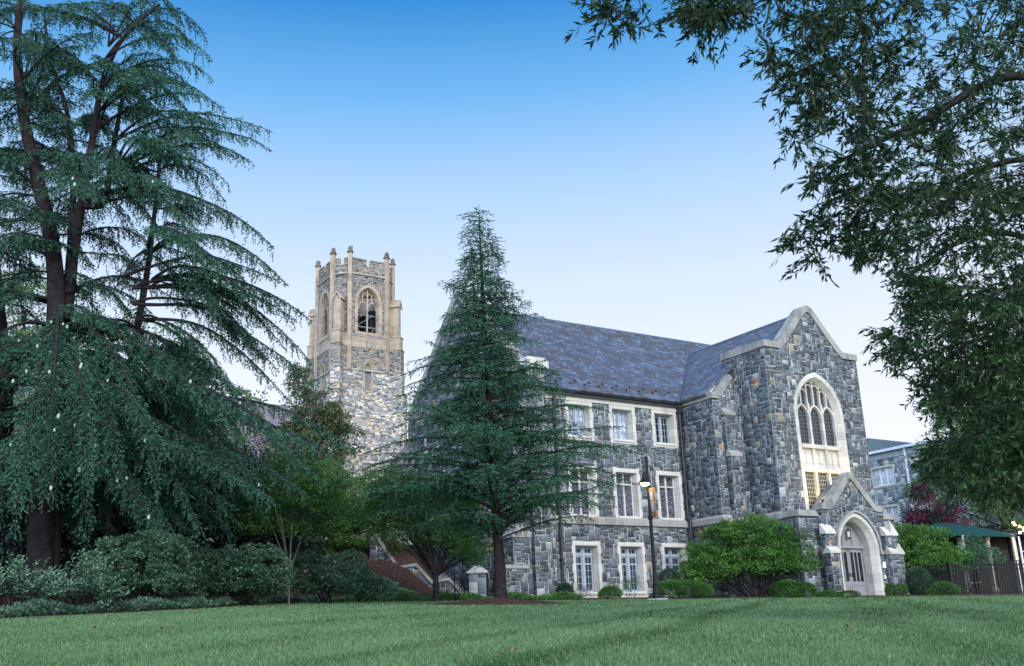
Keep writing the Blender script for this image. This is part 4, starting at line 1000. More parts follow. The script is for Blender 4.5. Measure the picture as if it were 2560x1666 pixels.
m, nt, b = mat_new('lawn grass'); b.inputs['Roughness'].default_value = 0.9; b.inputs['Specular IOR Level'].default_value = 0.1
tc = N(nt, 'ShaderNodeTexCoord'); n1 = N(nt, 'ShaderNodeTexNoise'); n1.inputs['Scale'].default_value = 0.35; n1.inputs['Detail'].default_value = 10; n1.inputs['Roughness'].default_value = 0.7
L(nt, tc.outputs['Object'], n1.inputs['Vector'])
rp = N(nt, 'ShaderNodeValToRGB'); rp.color_ramp.elements[0].position = 0.35; rp.color_ramp.elements[0].color = (0.05, 0.12, 0.03, 1); rp.color_ramp.elements[1].position = 0.65; rp.color_ramp.elements[1].color = (0.11, 0.21, 0.075, 1)
L(nt, n1.outputs[0], rp.inputs[0]); L(nt, rp.outputs[0], b.inputs['Base Color'])
n2 = N(nt, 'ShaderNodeTexNoise'); n2.inputs['Scale'].default_value = 30; n2.inputs['Detail'].default_value = 5; L(nt, tc.outputs['Object'], n2.inputs['Vector'])
bp = N(nt, 'ShaderNodeBump'); bp.inputs['Strength'].default_value = 1.0; bp.inputs['Distance'].default_value = 0.05; L(nt, n2.outputs[0], bp.inputs['Height']); L(nt, bp.outputs[0], b.inputs['Normal'])
M['grass'] = m
xs = np.concatenate([np.linspace(-700, -60, 12), np.linspace(-50, 50, 101), np.linspace(60, 700, 12)])
ys = np.concatenate([np.linspace(-80, -5, 8), np.linspace(-2, 80, 165), np.linspace(90, 1500, 16)])
grid_sheet('lawn', xs, ys, M['grass'])
# mulched planting bed, left of the lawn and up the bank
ys = np.linspace(6, 62, 113); V = []; F = []
tt = np.concatenate([[0, 0.02], np.linspace(0.05, 1, 40) ** 1.3])
for y in ys:
    xe = np.interp(y, [6, 17, 20.9, 23.9, 29, 36, 42, 45.5, 47.6, 48.4, 49, 62], [-10.2, -9.95, -9.55, -9.15, -8.95, -9.3, -9.6, -8.6, -6.2, -1.2, -0.6, -4.5])
    for t in tt: V.append((xe - t * 32, y, 0))
V = np.array(V); V[:, 2] = gz(V[:, 0], V[:, 1]) + np.where(np.tile(tt, len(ys)) > 0, 0.05, -0.03) + 0.02 * np.sin(V[:, 0] * 5) * np.sin(V[:, 1] * 4)
nx = len(tt); i = (np.arange(len(ys) - 1)[:, None] * nx + np.arange(nx - 1)[None]).ravel()
tag(obj('planting_bed', quads_mesh('planting_bed', V, np.stack([i, i + 1, i + nx + 1, i + nx], 1), smooth=True), M['mulch']), kind='structure')
# narrow bed along the foot of the hall
prof = [(24, 37.9), (34.0, 37.6), (35, 35.3), (36.8, 33.4), (37.4, 32.4), (38.2, 32.0), (39.3, 32.1), (42.3, 32.2), (43.5, 31.8), (46, 31.0), (49, 30.0)]
V = []
for a in range(len(prof) - 1):
    for t in np.linspace(0, 1, 8, endpoint=False):
        u = prof[a][0] * (1 - t) + prof[a + 1][0] * t; v = prof[a][1] * (1 - t) + prof[a + 1][1] * t
        for j, dv in enumerate((0, 0.1, 1.0, 3.5)):
            p = W3(u, v + dv, 0); V.append((p[0], p[1], gz(p[0], p[1]) + (-0.04 if j == 0 else 0.06)))
V = np.array(V); nr = len(V) // 4; i = (np.arange(nr - 1)[:, None] * 4 + np.arange(3)[None]).ravel()
tag(obj('border_bed', quads_mesh('border_bed', V, np.stack([i, i + 1, i + 5, i + 4], 1), smooth=True), M['mulch']), kind='structure')
# mulch ring round the young conifer
TX, TY = -0.67, 33.8
mb = MB(); rings = []
for r, h in ((0.05, 0.22), (0.5, 0.20), (1.1, 0.13), (1.8, 0.07), (2.25, 0.03), (2.4, -0.05)):
    rings.append([(TX - 0.1 + r * 1.0 * cos(a) * (1 + 0.06 * sin(3 * a)), TY + r * sin(a) * 0.95, float(gz(TX + r * cos(a), TY + r * sin(a))) + h) for a in np.linspace(0, 2 * pi, 40, endpoint=False)])
mb.loft(rings, True, True)
mb.build('mulch_ring', M['mulch'], smooth=True, kind='structure')
# paved path behind the hedges
mb = MB()
# ---------------------------------------------------------------- street furniture
lx, ly = 5.67, 44.5; lz = float(gz(lx, ly)) - 0.02
lamp = empty('lamp_post', (lx, ly, lz), 0, 'black lamp post with a lit bell lantern and an orange banner', 'lamp post')
O = (lx, ly, lz); zt = 7.46
mb = MB(O); mb.box(lx - 0.42, lx + 0.42, ly - 0.42, ly + 0.42, lz - 0.1, lz + 0.06); mb.build('plinth', simple('concrete', (0.38, 0.39, 0.38), 0.9), lamp)
mb = MB(O); mb.lathe([(0.17, lz + 0.05), (0.17, lz + 0.18), (0.145, lz + 0.25), (0.16, lz + 0.30), (0.13, lz + 0.36), (0.12, lz + 0.62), (0.135, lz + 0.66), (0.10, lz + 0.72), (0.095, lz + 1.0), (0.08, lz + 1.05), (0.075, 4.75), (0.11, 4.78), (0.11, 4.9), (0.07, 4.93), (0.066, zt), (0.05, zt + 0.05), (0.01, zt + 0.07)], lx, ly, 14)
mb.build('pole', M['black'], lamp, smooth=False)
hx, hy = lx - 0.17, ly - 0.28
mb = MB(O); mb.tube([(lx, ly, zt - 0.35), (hx + 0.04, hy + 0.05, zt - 0.42), (hx, hy, zt - 0.5)], 0.025, 6); mb.tube([(hx, hy, zt - 0.22), (hx, hy, zt - 0.75)], 0.03, 6)
mb.lathe([(0.02, zt - 0.2), (0.035, zt - 0.24), (0.02, zt - 0.28)], hx, hy, 8)
mb.build('arm', M['black'], lamp)
zb_ = zt - 1.17
mb = MB(O); mb.lathe([(0.05, zb_ + 0.48), (0.11, zb_ + 0.42), (0.12, zb_ + 0.22), (0.16, zb_ + 0.16), (0.27, zb_ + 0.05), (0.30, zb_ + 0.0), (0.285, zb_ + 0.0), (0.14, zb_ + 0.12)], hx, hy, 18)
hd = mb.build('lamp_shade', M['black'], lamp, smooth=True)
mb = MB(O); mb.lathe([(0.20, zb_ + 0.05), (0.21, zb_ - 0.01), (0.17, zb_ - 0.07), (0.09, zb_ - 0.11), (0.01, zb_ - 0.12)], hx, hy, 16)
mb.build('globe', simple('lit lamp glass', (0.9, 0.8, 0.5), 0.3, emit=(1.0, 0.76, 0.30), es=5.0), hd, smooth=True)
pd = bpy.data.lights.new('lamp_bulb', 'POINT'); pd.energy = 6; pd.color = (1, 0.8, 0.45); pd.shadow_soft_size = 0.15
po = bpy.data.objects.new('lamp_bulb', pd); COL.objects.link(po); po.parent = lamp; po.location = (hx - lx, hy - ly, zb_ - 0.25 - lz)
# banner hung from two rods
bd = np.array([0.16, -0.42, 0]) ; bd2 = bd / np.linalg.norm(bd)
mb = MB(O)
for z in (6.12, 4.86): mb.tube([(lx, ly, z), (lx + 0.22, ly - 0.52, z + 0.0)], 0.014, 5)
mb.build('banner_rod', M['black'], lamp)
def bn(t, z, n=0.0): return (lx + 0.03 + 0.17 * t + n * 0.9, ly - 0.06 - 0.42 * t + n * 0.3, z + 0.0)
mb = MB(O); mb.loft([[bn(t, z, 0.006 + 0.02 * sin(3 * z + t)) for z in np.linspace(4.88, 6.1, 8)] + [bn(t, z, -0.006 + 0.02 * sin(3 * z + t)) for z in np.linspace(6.1, 4.88, 8)] for t in (0, 0.33, 0.66, 1)], True, True, True, 0)
bnr = mb.build('banner', simple('orange banner cloth', (0.32, 0.17, 0.08), 0.8), lamp)
for sg in (-1, 1):
    mb = MB(O)
    for z0, z1, t0, t1 in ((5.55, 5.92, 0.22, 0.62), (5.08, 5.50, 0.3, 0.78)):
        mb.loft([[bn(t, z, sg * 0.012 + 0.02 * sin(3 * z + t)) for z in np.linspace(z0, z1, 4)] for t in (t0, t1)])
    mb.build('print', simple('pale blue print', (0.5, 0.53, 0.66), 0.8), bnr)

def fence(name, p0, p1, h, label, sp=0.15, zlift=0.05, grp=None):
    p0 = np.array(p0, float); p1 = np.array(p1, float); Ln = np.linalg.norm(p1 - p0); d = (p1 - p0) / Ln
    z0 = float(gz(*p0)); root = empty(name, (p0[0], p0[1], z0), 0, label, 'fence', grp); O = (p0[0], p0[1], z0)
    def G(t): q = p0 + d * t; return q[0], q[1], float(gz(*q))
    mb = MB(O); n = int(Ln / sp)
    for i in range(n):
        x, y, z = G(i * sp + 0.04); mb.box(x - 0.022, x + 0.022, y - 0.022, y + 0.022, z + zlift, z + h)
    mb.build('pickets', M['black'], root)
    mb = MB(O)
    for hh in (0.12, h - 0.28, h - 0.06):
        x, y, z = G(0); x1, y1, z1 = G(Ln); mb.tube([(x, y, z + hh), (x1, y1, z1 + hh)], 0.02, 4)
    mb.build('rail', M['black'], root)
    k = max(1, int(round(Ln / 2.4)))
    for i in range(k + 1):
        x, y, z = G(Ln * i / k); mb = MB(O); mb.box(x - 0.04, x + 0.04, y - 0.04, y + 0.04, z - 0.1, z + h + 0.06); mb.box(x - 0.05, x + 0.05, y - 0.05, y + 0.05, z + h + 0.06, z + h + 0.09); mb.build('post', M['black'], root)
    return root
fence('picket_fence', (21.2, 51.9), (31.0, 53.0), 1.55, 'black metal picket fence at the lawn edge, far right')
fence('picket_fence', (21.15, 52.0), (17.2, 58.5), 1.5, 'black metal picket fence running back behind the round clipped shrub')
fence('picket_fence', (22.0, 60.0), (34.0, 60.5), 1.9, 'second black picket fence farther back, in front of the brick porch')
# green canopy
cx0, cy0 = 24.5, 58.0; cz = float(gz(cx0, cy0)); O = (cx0, cy0, cz)
can = empty('garden_canopy', O, 0, 'dark green fabric canopy on posts behind the right shrubs', 'canopy')
mb = MB(O); A_ = at(2300, 1334, 57); B_ = at(2406, 1339, 56); C_ = at(2546, 1342, 58.5); D_ = at(2530, 1336, 64); P1 = at(2334, 1309, 60); P2 = at(2374, 1307, 60); P3 = at(2420, 1313, 61.5); E_ = at(2310, 1330, 64)
mb.add([A_, B_, P2, P1], [(0, 1, 2, 3)]); mb.add([B_, C_, D_, P3, P2], [(0, 1, 2, 3, 4)]); mb.add([P1, P2, P3, D_ + np.array([0, 3, 0.0]), E_], [(0, 1, 2, 3, 4)]); mb.add([A_, P1, E_], [(0, 1, 2)])
cc = mb.build('cloth', simple('green canvas', (0.005, 0.050, 0.046), 0.8, noise=0.12), can)
sm = cc.modifiers.new('s', 'SOLIDIFY'); sm.thickness = 0.03
for p in (B_, C_, D_, A_, E_):
    mb = MB(O); mb.tube([(p[0], p[1], float(gz(p[0], p[1])) - 0.1), tuple(p)], 0.06, 8); mb.build('post', M['white'], can)
# brick porch with pale columns behind the fence
bx, by = 30.0, 66.0; O = (bx, by, float(gz(bx, by))); g0 = O[2]
bh = empty('brick_house', O, 0, 'low brick building with pale columns and a lit lamp, far right', 'building')
brick = simple('dark brick', (0.05, 0.035, 0.03), 0.9, noise=0.4, scale=4)
mb = MB(O); mb.box(27, 46, 66, 74, g0 - 1, g0 + 3.6); mb.build('wall', brick, bh)
mb = MB(O); mb.prism([(26.6, 64.2, g0 + 3.4), (26.6, 75, g0 + 3.4), (26.6, 70, g0 + 4.6)], (20, 0, 0)); mb.build('roof', simple('dark shingles', (0.06, 0.06, 0.07), 0.9), bh)
for x in (27.3, 29.0, 30.6, 32.9, 35.4):
    mb = MB(O); mb.lathe([(0.2, g0 - 0.5), (0.2, g0 + 0.3), (0.15, g0 + 0.34), (0.13, g0 + 3.2), (0.2, g0 + 3.3), (0.2, g0 + 3.42)], x, 64.7, 12); mb.build('column', simple('cream column', (0.5, 0.45, 0.33), 0.6), bh)
for x in (27.7, 31.5, 33.8):
    mb = MB(O); mb.box(x, x + 1.0, 65.9, 65.99, g0 + 0.7, g0 + 2.5)
    wn_ = mb.build('window', M['glass'], bh); mb = MB(O)
    for q in (0, 0.5, 1.0): mb.box(x + q - 0.03, x + q + 0.03, 65.85, 65.9, g0 + 0.7, g0 + 2.5)
    for q in (0.7, 1.6, 2.5): mb.box(x - 0.03, x + 1.03, 65.84, 65.89, g0 + q - 0.03, g0 + q + 0.03)
    mb.build('frame', M['white'], wn_)
lp = at(2548, 1322, 63.0)
mb = MB(O)
for t in range(6): mb.tube([tuple(lp + np.array([0.3 * sin(t), 0, 0.12 * t - 0.3])), tuple(lp + np.array([0.3 * sin(t), 0, 0.12 * t - 0.17]))], 0.07, 8)
mb.build('lamp', simple('warm lamp', (1, 0.8, 0.5), 0.4, emit=(1, 0.72, 0.3), es=9), bh)
pd = bpy.data.lights.new('porch_bulb', 'POINT'); pd.energy = 90; pd.color = (1, 0.7, 0.35); pd.shadow_soft_size = 0.3
po = bpy.data.objects.new('porch_bulb', pd); COL.objects.link(po); po.parent = bh; po.location = lp - np.array(O) + np.array([0, -0.6, 0])
# small pale obelisk by the round shrub
ox, oy = at(2258, 1470, 52.5)[:2]; oz = float(gz(ox, oy))
mb = MB((ox, oy, oz)); fr_ = lambda s, z: [(ox - s, oy - s, z), (ox + s, oy - s, z), (ox + s, oy + s, z), (ox - s, oy + s, z)]
mb.loft([fr_(0.24, oz - 0.1), fr_(0.11, oz + 1.02), fr_(0.0, oz + 1.14)], True, True, True)
ob_ = mb.build('stone_obelisk', simple('pale granite', (0.36, 0.37, 0.40), 0.7)); ob_.location = (ox, oy, oz)
tag(ob_, 'small pale tapering marker stone in front of the round shrub', 'marker')

# ---------------------------------------------------------------- steps up the bank, left of the hall
YS = 50.0
def xz(px, py, y=YS): q = at(px, py, y); return (q[0], q[2])
SO = (-3.5, YS, 2.0)
st = empty('bank_steps', SO, 0, 'stone steps with pale sloping copings climbing the mulched bank beside the hall', 'steps')
mb = MB(SO); x0s, x1s = xz(1075, 1450)[0], xz(1185, 1450)[0]
for i in range(14): mb.box(x0s, x1s, YS + 0.6 + i * 0.34, YS + 0.6 + (i + 1) * 0.34 + (3 if i == 13 else 0.3), 1.4, 1.75 + 0.17 * (i + 1))
mb.build('tread', simple('grey stone tread', (0.22, 0.235, 0.25), 0.85, noise=0.25, scale=5), st)
pf = Plane((0, YS), (1, 0), (0, -1))
cpath = [xz(*q) for q in ((925, 1318), (945, 1345), (965, 1377), (996, 1419), (1040, 1412), (1062, 1436), (1080, 1456), (1122, 1448), (1142, 1468), (1160, 1488))]
cx_ = [q[0] for q in cpath]; cz_ = [q[1] for q in cpath]
stones('side_wall', pf, cx_[0], cx_[-1], 1.2, cz_[0], st, SO, lambda S, Z: Z < np.interp(S, cx_, cz_) - 0.05, 0.11, PAL_HALL, 700)
mb = MB(SO); ribbon(mb, pf, cpath, 0.13, -0.62, 0.08); mb.build('coping', M['lime_dirty'], st)
for k_, px0 in enumerate((1098, 1150)):
    mb = MB(SO); y0 = YS + 0.5
    pts = [(xz(px0 + 60, 1455)[0], y0, 2.75), (xz(px0 + 30, 1430)[0], y0 + 0.2, 3.15), (xz(px0, 1400)[0], y0 + 1.5, 3.9), (xz(px0 - 25, 1375)[0], y0 + 2.6, 4.5)]
    mb.tube(pts, 0.028, 6)
    for q in pts: mb.tube([(q[0], q[1], q[2] - 1.1), q], 0.018, 5)
    mb.build('handrail', M['black'], st)
# square pier with a pyramid cap at the foot of the steps
px_, py_ = -1.93, 46.4; pz = float(gz(px_, py_)); PO = (px_, py_, pz)
pier = empty('stone_pier', PO, 0, 'short square stone pier with a pale pyramid cap left of the conifer trunk', 'pier')
hw = 0.36
for k_, (o2, d2, n2) in enumerate((((px_ - hw, py_ - hw), (1, 0), (0, -1)), ((px_ - hw, py_ - hw), (0, 1), (-1, 0)), ((px_ + hw, py_ - hw), (0, 1), (1, 0)), ((px_ - hw, py_ + hw), (1, 0), (0, 1)))):
    stones('shaft', Plane(o2, d2, n2), 0, 2 * hw, pz - 0.1, 2.86, pier, PO, None, 0.17, PAL_FAR, 710 + k_, 0.006, jit=0.1, sizes=[(2, 2, 5), (2, 1, 2), (3, 2, 2)])
mb = MB(PO); f4 = lambda s, z: [(px_ - s, py_ - s, z), (px_ + s, py_ - s, z), (px_ + s, py_ + s, z), (px_ - s, py_ + s, z)]
mb.loft([f4(0.40, 2.86), f4(0.46, 2.89), f4(0.46, 2.96), f4(0.03, 3.28)], True, True, True); mb.build('cap', M['lime'], pier)
def scroll_gate(x0, x1, y, z0, h, label):
    g = empty('scroll_railing', (x0, y, z0), 0, label, 'railing'); O = (x0, y, z0)
    mb = MB(O); mb.tube([(x0, y, z0 - 0.1), (x0, y, z0 + h)], 0.028, 6); mb.tube([(x1, y, z0 - 0.1), (x1, y, z0 + h * 0.97)], 0.02, 6)
    for z in (z0 + 0.12, z0 + h - 0.05): mb.tube([(x0, y, z), (x1, y, z)], 0.016, 5)
    mb.build('frame', M['black'], g)
    mb = MB(O); w_ = x1 - x0; cx = (x0 + x1) / 2
    for zc, s in ((z0 + 0.42, 1), (z0 + 0.95, -1)):
        for q in (-1, 1):
            pts = [(cx + q * (0.02 + 0.24 * w_ * (1 - t) * cos(t * 3.6 * pi)) + q * 0.12 * w_, y, zc + s * 0.26 * (1 - t) * sin(t * 3.6 * pi)) for t in np.linspace(0, 0.92, 26)]
            mb.tube(pts, 0.012, 4)
    mb.tube([(x0, y, z0 + 0.1), (x1, y, z0 + h - 0.1)], 0.012, 4)
    mb.build('scroll', M['black'], g)
    return g
scroll_gate(-2.95, -2.36, 46.3, float(gz(-2.9, 46.3)), 1.35, 'black wrought iron scroll railing left of the square pier')
scroll_gate(-1.5, -0.9, 46.3, float(gz(-1.2, 46.3)), 1.3, 'black wrought iron scroll railing between the square pier and the conifer trunk')
# low walls at the foot of the hall's left end
lw = empty('low_wall', W3(24.0, 38.6, 1.6), TH, 'low stone wall stub at the left foot of the hall, behind the conifer trunk', 'wall'); LO = (24.0, 38.6, 1.6)
stones('face', PA(38.55), 24.1, 25.2, 0.8, 3.0, lw, LO, None, seed=720); stones('face', PL(24.1), 38.55, 39.2, 0.8, 3.0, lw, LO, None, seed=721); stones('face', PR(25.2), 38.55, 39.2, 0.8, 3.0, lw, LO, None, seed=722)
mb = MB(LO); mb.box(24.04, 25.26, 38.48, 39.25, 3.0, 3.16); mb.build('coping', M['lime_dirty'], lw)
# brick building glimpsed under the cedar at the far left
O = (-30, 62, float(gz(-30, 62))); g0 = O[2]
lb = empty('brick_building', O, 0, 'brick building coloured as if lit yellow, glimpsed under the cedar at far left', 'building')
mb = MB(O); mb.box(-44, -27.5, 62, 70, g0 - 1, g0 + 3.2); mb.build('wall', simple('yellow lit brick', (0.30, 0.24, 0.11), 0.9, noise=0.3, scale=5), lb)  # yellow light on the wall is mixed into the brick colour
mb = MB(O); mb.prism([(-44.5, 61.5, g0 + 3.2), (-44.5, 71, g0 + 3.2), (-44.5, 66, g0 + 5)], (17.5, 0, 0)); mb.build('roof', simple('dark shingle roof', (0.05, 0.05, 0.06), 0.9), lb)
mb = MB(O)
for i in range(5): mb.box(-26.9, -25.3, 60 + i * 0.35, 60.3 + i * 0.35, g0 - 0.5, g0 + 0.5 + 0.3 * i)
mb.build('step', M['lime'], lb)
# ---------------------------------------------------------------- vegetation tools
def unit(a): return a / (np.linalg.norm(a, axis=-1, keepdims=True) + 1e-9)
def leaves(name, P, D, Ln, Wd, mat, parent, org, light, back=None, rng=None, fold=0.0, wide=0.45, kind=None, flat=0.0):
    "one small pointed blade per row of P: base P, direction D"
    rng = rng or RNG; n = len(P); D = unit(np.asarray(D, float)); Ln = np.broadcast_to(Ln, n)[:, None]; Wd = np.broadcast_to(Wd, n)[:, None]
    R = rng.normal(size=(n, 3))
    if flat > 0: R = R * (1 - flat) + np.array([0, 0, 1.0]) * flat * 1.6
    S = unit(np.cross(D, R)); P = np.asarray(P, float) - np.array(org)
    nn = np.cross(S, D)
    V = np.stack([P, P + D * Ln * wide + S * Wd / 2 + nn * fold * Wd, P + D * Ln, P + D * Ln * wide - S * Wd / 2 + nn * fold * Wd], 1).reshape(-1, 3)
    F = np.arange(4 * n).reshape(n, 4)
    c = np.zeros((n, 3)); c[:, 0] = np.clip(light, 0, 1)
    if back is not None: c[:, 1] = back
    me = quads_mesh(name, V, F, c)
    o = obj(name, me, mat, parent)
    if kind: o['kind'] = kind
    return o
def tubes(name, lines, mat, parent, org, n=6):
    V = []; F = []; base = 0; ang = np.linspace(0, 2 * pi, n, endpoint=False); ca, sa = np.cos(ang), np.sin(ang)
    for pts, rad in lines:
        p = np.asarray(pts, float); k = len(p); r = np.broadcast_to(rad, k)
        d = unit(np.gradient(p, axis=0)); ref = np.array([0.31, 0.17, 0.93]) if abs(d[0][2]) < 0.85 else np.array([0.93, 0.2, 0.1])
        a = unit(np.cross(d, ref)); b = np.cross(d, a)
        ring = p[:, None] + r[:, None, None] * (ca[None, :, None] * a[:, None] + sa[None, :, None] * b[:, None])
        V.append(ring.reshape(-1, 3))
        i = np.arange(k - 1)[:, None] * n; j = np.arange(n)[None]; jn = (j + 1) % n
        F.append((np.stack([i + j, i + jn, i + n + jn, i + n + j], -1).reshape(-1, 4)) + base); base += k * n
    me = quads_mesh(name, np.concatenate(V) - np.array(org), np.concatenate(F), smooth=True)
    return obj(name, me, mat, parent)
def bez(p0, p1, p2, n=14):
    t = np.linspace(0, 1, n)[:, None]; p0, p1, p2 = map(lambda a: np.asarray(a, float), (p0, p1, p2))
    return (1 - t) ** 2 * p0 + 2 * t * (1 - t) * p1 + t ** 2 * p2
def wig(b, rng, a=0.06):
    k = len(b); o = np.zeros((k, 3)); 
    for f in (1.5, 3.2): o += np.sin(np.linspace(0, f * pi, k) + rng.uniform(0, 6))[:, None] * rng.normal(size=3) * a / f
    L_ = np.linalg.norm(b[-1] - b[0]); env = np.sin(np.linspace(0, pi, k))[:, None] ** 0.7
    return b + o * env * L_ * 0.5
def spline(pts, n=20):
    pts = np.asarray(pts, float); s = np.concatenate([[0], np.cumsum(np.linalg.norm(np.diff(pts, axis=0), axis=1))]); s /= s[-1]
    t = np.linspace(0, 1, n); out = np.stack([np.interp(t, s, pts[:, k]) for k in range(3)], 1)
    for _ in range(2): out[1:-1] = (out[:-2] + 2 * out[1:-1] + out[2:]) / 4
    return out
def sprays(branches, rng, t0=0.3, gap=0.12, side=1.2, droop=0.35, step=0.05, bl=(0.09, 0.16), hang=0.25, ang=(40, 75), tipw=0.18, thin=1.0, tpow=0.65):
    "secondary shoots both sides of each branch curve, clothed in short needle tufts -> (P, D, L, light, twig lines)"
    PP = []; DD = []; LL = []; LT = []; tw = []
    for pts in branches:
        seg = np.linalg.norm(np.diff(pts, axis=0), axis=1); Ls = seg.sum(); cum = np.concatenate([[0], np.cumsum(seg)])
        ss = np.arange(t0 * Ls, Ls, gap); ss = ss + rng.uniform(-gap / 2, gap / 2, len(ss)); ss = np.clip(ss, 0, Ls * 0.999)
        tone = rng.uniform(-0.12, 0.12)
        for i, s in enumerate(ss):
            if rng.random() > thin: continue
            p = np.array([np.interp(s, cum, pts[:, k]) for k in range(3)])
            k = min(len(seg) - 1, np.searchsorted(cum, s) - 1 if s > 0 else 0); d = unit(pts[k + 1] - pts[k])
            sd = unit(np.cross(d, [0, 0, 1.0]))
            f = s / Ls; ln = side * max(0.1, min(1, (f - t0 + 0.08) / 0.2)) * (max(0.0, 1 - f) ** tpow + tipw) * rng.uniform(0.55, 1.1)
            a = radians(rng.uniform(*ang)) * (1 if i % 2 else -1)
            e = unit(d * cos(a) + sd * sin(a) + np.array([0, 0, rng.uniform(-0.1, 0.18)]))
            m_ = max(3, int(ln / step)); t = (np.arange(m_) + rng.random(m_)) / m_
            q = p + e * (t * ln)[:, None]; q[:, 2] -= droop * ln * t ** 2 * rng.uniform(0.6, 1.4)
            lat = unit(np.cross(e, [0, 0, 1.0]))
            sg = np.where(np.arange(m_) % 2 == 0, 1, -1)[:, None]
            dd = e * 0.75 + lat * sg * 0.6 + np.array([0, 0, -0.45 * droop - 0.1]) + rng.normal(size=(m_, 3)) * 0.28
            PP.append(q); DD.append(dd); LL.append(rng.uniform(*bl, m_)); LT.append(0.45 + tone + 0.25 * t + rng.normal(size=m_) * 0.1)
            if ln > 0.5 and i % 3 == 0: tw.append((np.stack([p, p + e * ln * 0.5 - [0, 0, droop * ln * 0.25 * 1.0], p + e * ln * 0.9 - [0, 0, droop * ln * 0.8]]), [0.012, 0.008, 0.003]))
            nh = rng.poisson(hang * ln * 4)
            for _ in range(nh):
                u = rng.random(); b0 = p + e * u * ln - [0, 0, droop * ln * u * u]; hl = rng.uniform(0.12, 0.42); kk = max(3, int(hl / 0.045)); tv = np.linspace(0, 1, kk)
                hd_ = unit(np.array([rng.normal() * 0.25, rng.normal() * 0.25, -1.0]) + e * 0.25)
                PP.append(b0 + hd_ * (tv * hl)[:, None]); DD.append(hd_ + rng.normal(size=(kk, 3)) * 0.35); LL.append(rng.uniform(bl[0], bl[1], kk) * 0.8); LT.append(0.35 + tone + 0.2 * tv)
    return np.concatenate(PP), np.concatenate(DD), np.concatenate(LL), np.concatenate(LT), tw
def clump(P, s=1.0):
    P = np.asarray(P); x, y, z = P[:, 0] * s, P[:, 1] * s, P[:, 2] * s
    return (np.sin(x * 2.1 + 1.3 * np.sin(z * 1.7)) + np.sin(y * 1.9 + z * 1.1 + 2) + np.sin(z * 2.7 + x * 0.9 + 1.1 * np.sin(y * 1.3)) ) / 3
def lobed(lobes, n, rng, shell=(0.72, 1.05), low=-1.0, rough=0.12):
    "points and outward directions near the surface of overlapping ellipsoids"
    C_ = np.array([l[0] for l in lobes], float); R_ = np.array([l[1] for l in lobes], float)
    wt = (R_[:, 0] * R_[:, 2] + R_[:, 1] * R_[:, 2] + R_[:, 0] * R_[:, 1]); k = rng.choice(len(lobes), n, p=wt / wt.sum())
    d = unit(rng.normal(size=(n, 3))); bad = d[:, 2] < low; d[bad, 2] *= -1
    r = rng.uniform(shell[0] ** 2, shell[1] ** 2, n) ** 0.5
    q = C_[k] + d * R_[k]
    r = r + rough * clump(q, 2.2) + rough * 0.6 * clump(q, 5.1)
    P = C_[k] + d * R_[k] * r[:, None]
    keep = np.ones(n, bool)
    for c, R in zip(C_, R_):                                # drop leaves buried deep in another lobe
        keep &= ~((((P - c) / R) ** 2).sum(1) < (shell[0] * 0.8) ** 2)
    return P[keep], d[keep], r[keep]
def clumps(Lb, K, per, rng, cr=(0.22, 0.38), sh=(0.55, 1.0), low=-0.5, flat=0.65, hemi=True):
    "leafy clumps spread over the lobes; leaves sit on the upper shell of each clump"
    c, d, _ = lobed(Lb, K, rng, sh, low, 0.1); K = len(c); R = rng.uniform(*cr, K)
    k = np.repeat(np.arange(K), per); n = len(k); e = unit(rng.normal(size=(n, 3)))
    if hemi: e[:, 2] = np.abs(e[:, 2]) * np.where(rng.random(n) < 0.82, 1, -1)
    r = rng.uniform(0.6, 1.05, n)[:, None]
    P = c[k] + e * r * R[k][:, None] * np.array([1, 1, flat]); tone = rng.normal(size=K) * 0.09
    return P, unit(e + d[k] * 0.35), tone[k] + 0.16 * e[:, 2]  # upward leaves coloured lighter, light from above put into the tone
def shrub(name, base, lobes, n, ll, lw, mat, label, cat='shrub', group=None, stems=6, seed=1, sh=(0.7, 1.05), up=0.35, bark='bark', low=-0.6, rough=0.12, tone=0.0, cl=None, crown='foliage', fold=0.15, back=0.0, trunk_h=None, sr=0.02):
    rng = np.random.default_rng(seed); root = empty(name, base, 0, label, cat, group); base = np.array(base, float)
    Lb = [((np.array(c) + base), r) for c, r in lobes]
    ex = 0
    if cl: P, d, ex = clumps(Lb, n // cl[0], cl[0], rng, cl[1:3], sh, low)
    else: P, d, r = lobed(Lb, n, rng, sh, low, rough)
    D = d * 0.6 + rng.normal(size=d.shape) * 0.55 + np.array([0, 0, up])
    lt = ex + 0.42 + 0.22 * clump(P, 1.6) + 0.13 * clump(P, 4.3) + rng.normal(size=len(P)) * 0.14 + tone
    bk = (rng.random(len(P)) < back) * rng.uniform(0.5, 1, len(P)) if back else None
    leaves(crown, P, D, ll * rng.uniform(0.65, 1.25, len(P)), lw * rng.uniform(0.7, 1.2, len(P)), mat, root, base, lt, bk, rng, fold)
    lines = []
    for i in range(stems):
        c, R = Lb[rng.integers(len(Lb))]; tgt = c + rng.normal(size=3) * np.array(R) * 0.35
        s0 = base + np.array([rng.normal() * 0.12, rng.normal() * 0.12, -0.15])
        mid = s0 * 0.5 + tgt * 0.5 + np.array([*(rng.normal(size=2) * 0.1), 0.15 * R[2]])
        lines.append((bez(s0, mid, tgt, 8), np.linspace(sr, sr * 0.35, 8)))
    if lines: tubes('stem', lines, M[bark], root, base, 5)
    return root
def gpt(px, py, y, dz=0.0):
    p = at(px, py, y); return np.array([p[0], y, float(gz(p[0], y)) + dz])
M['cedar'] = leaf_mat('cedar needles', (0.003, 0.017, 0.012), (0.060, 0.155, 0.098), 0.6, 0.06, 0.12)
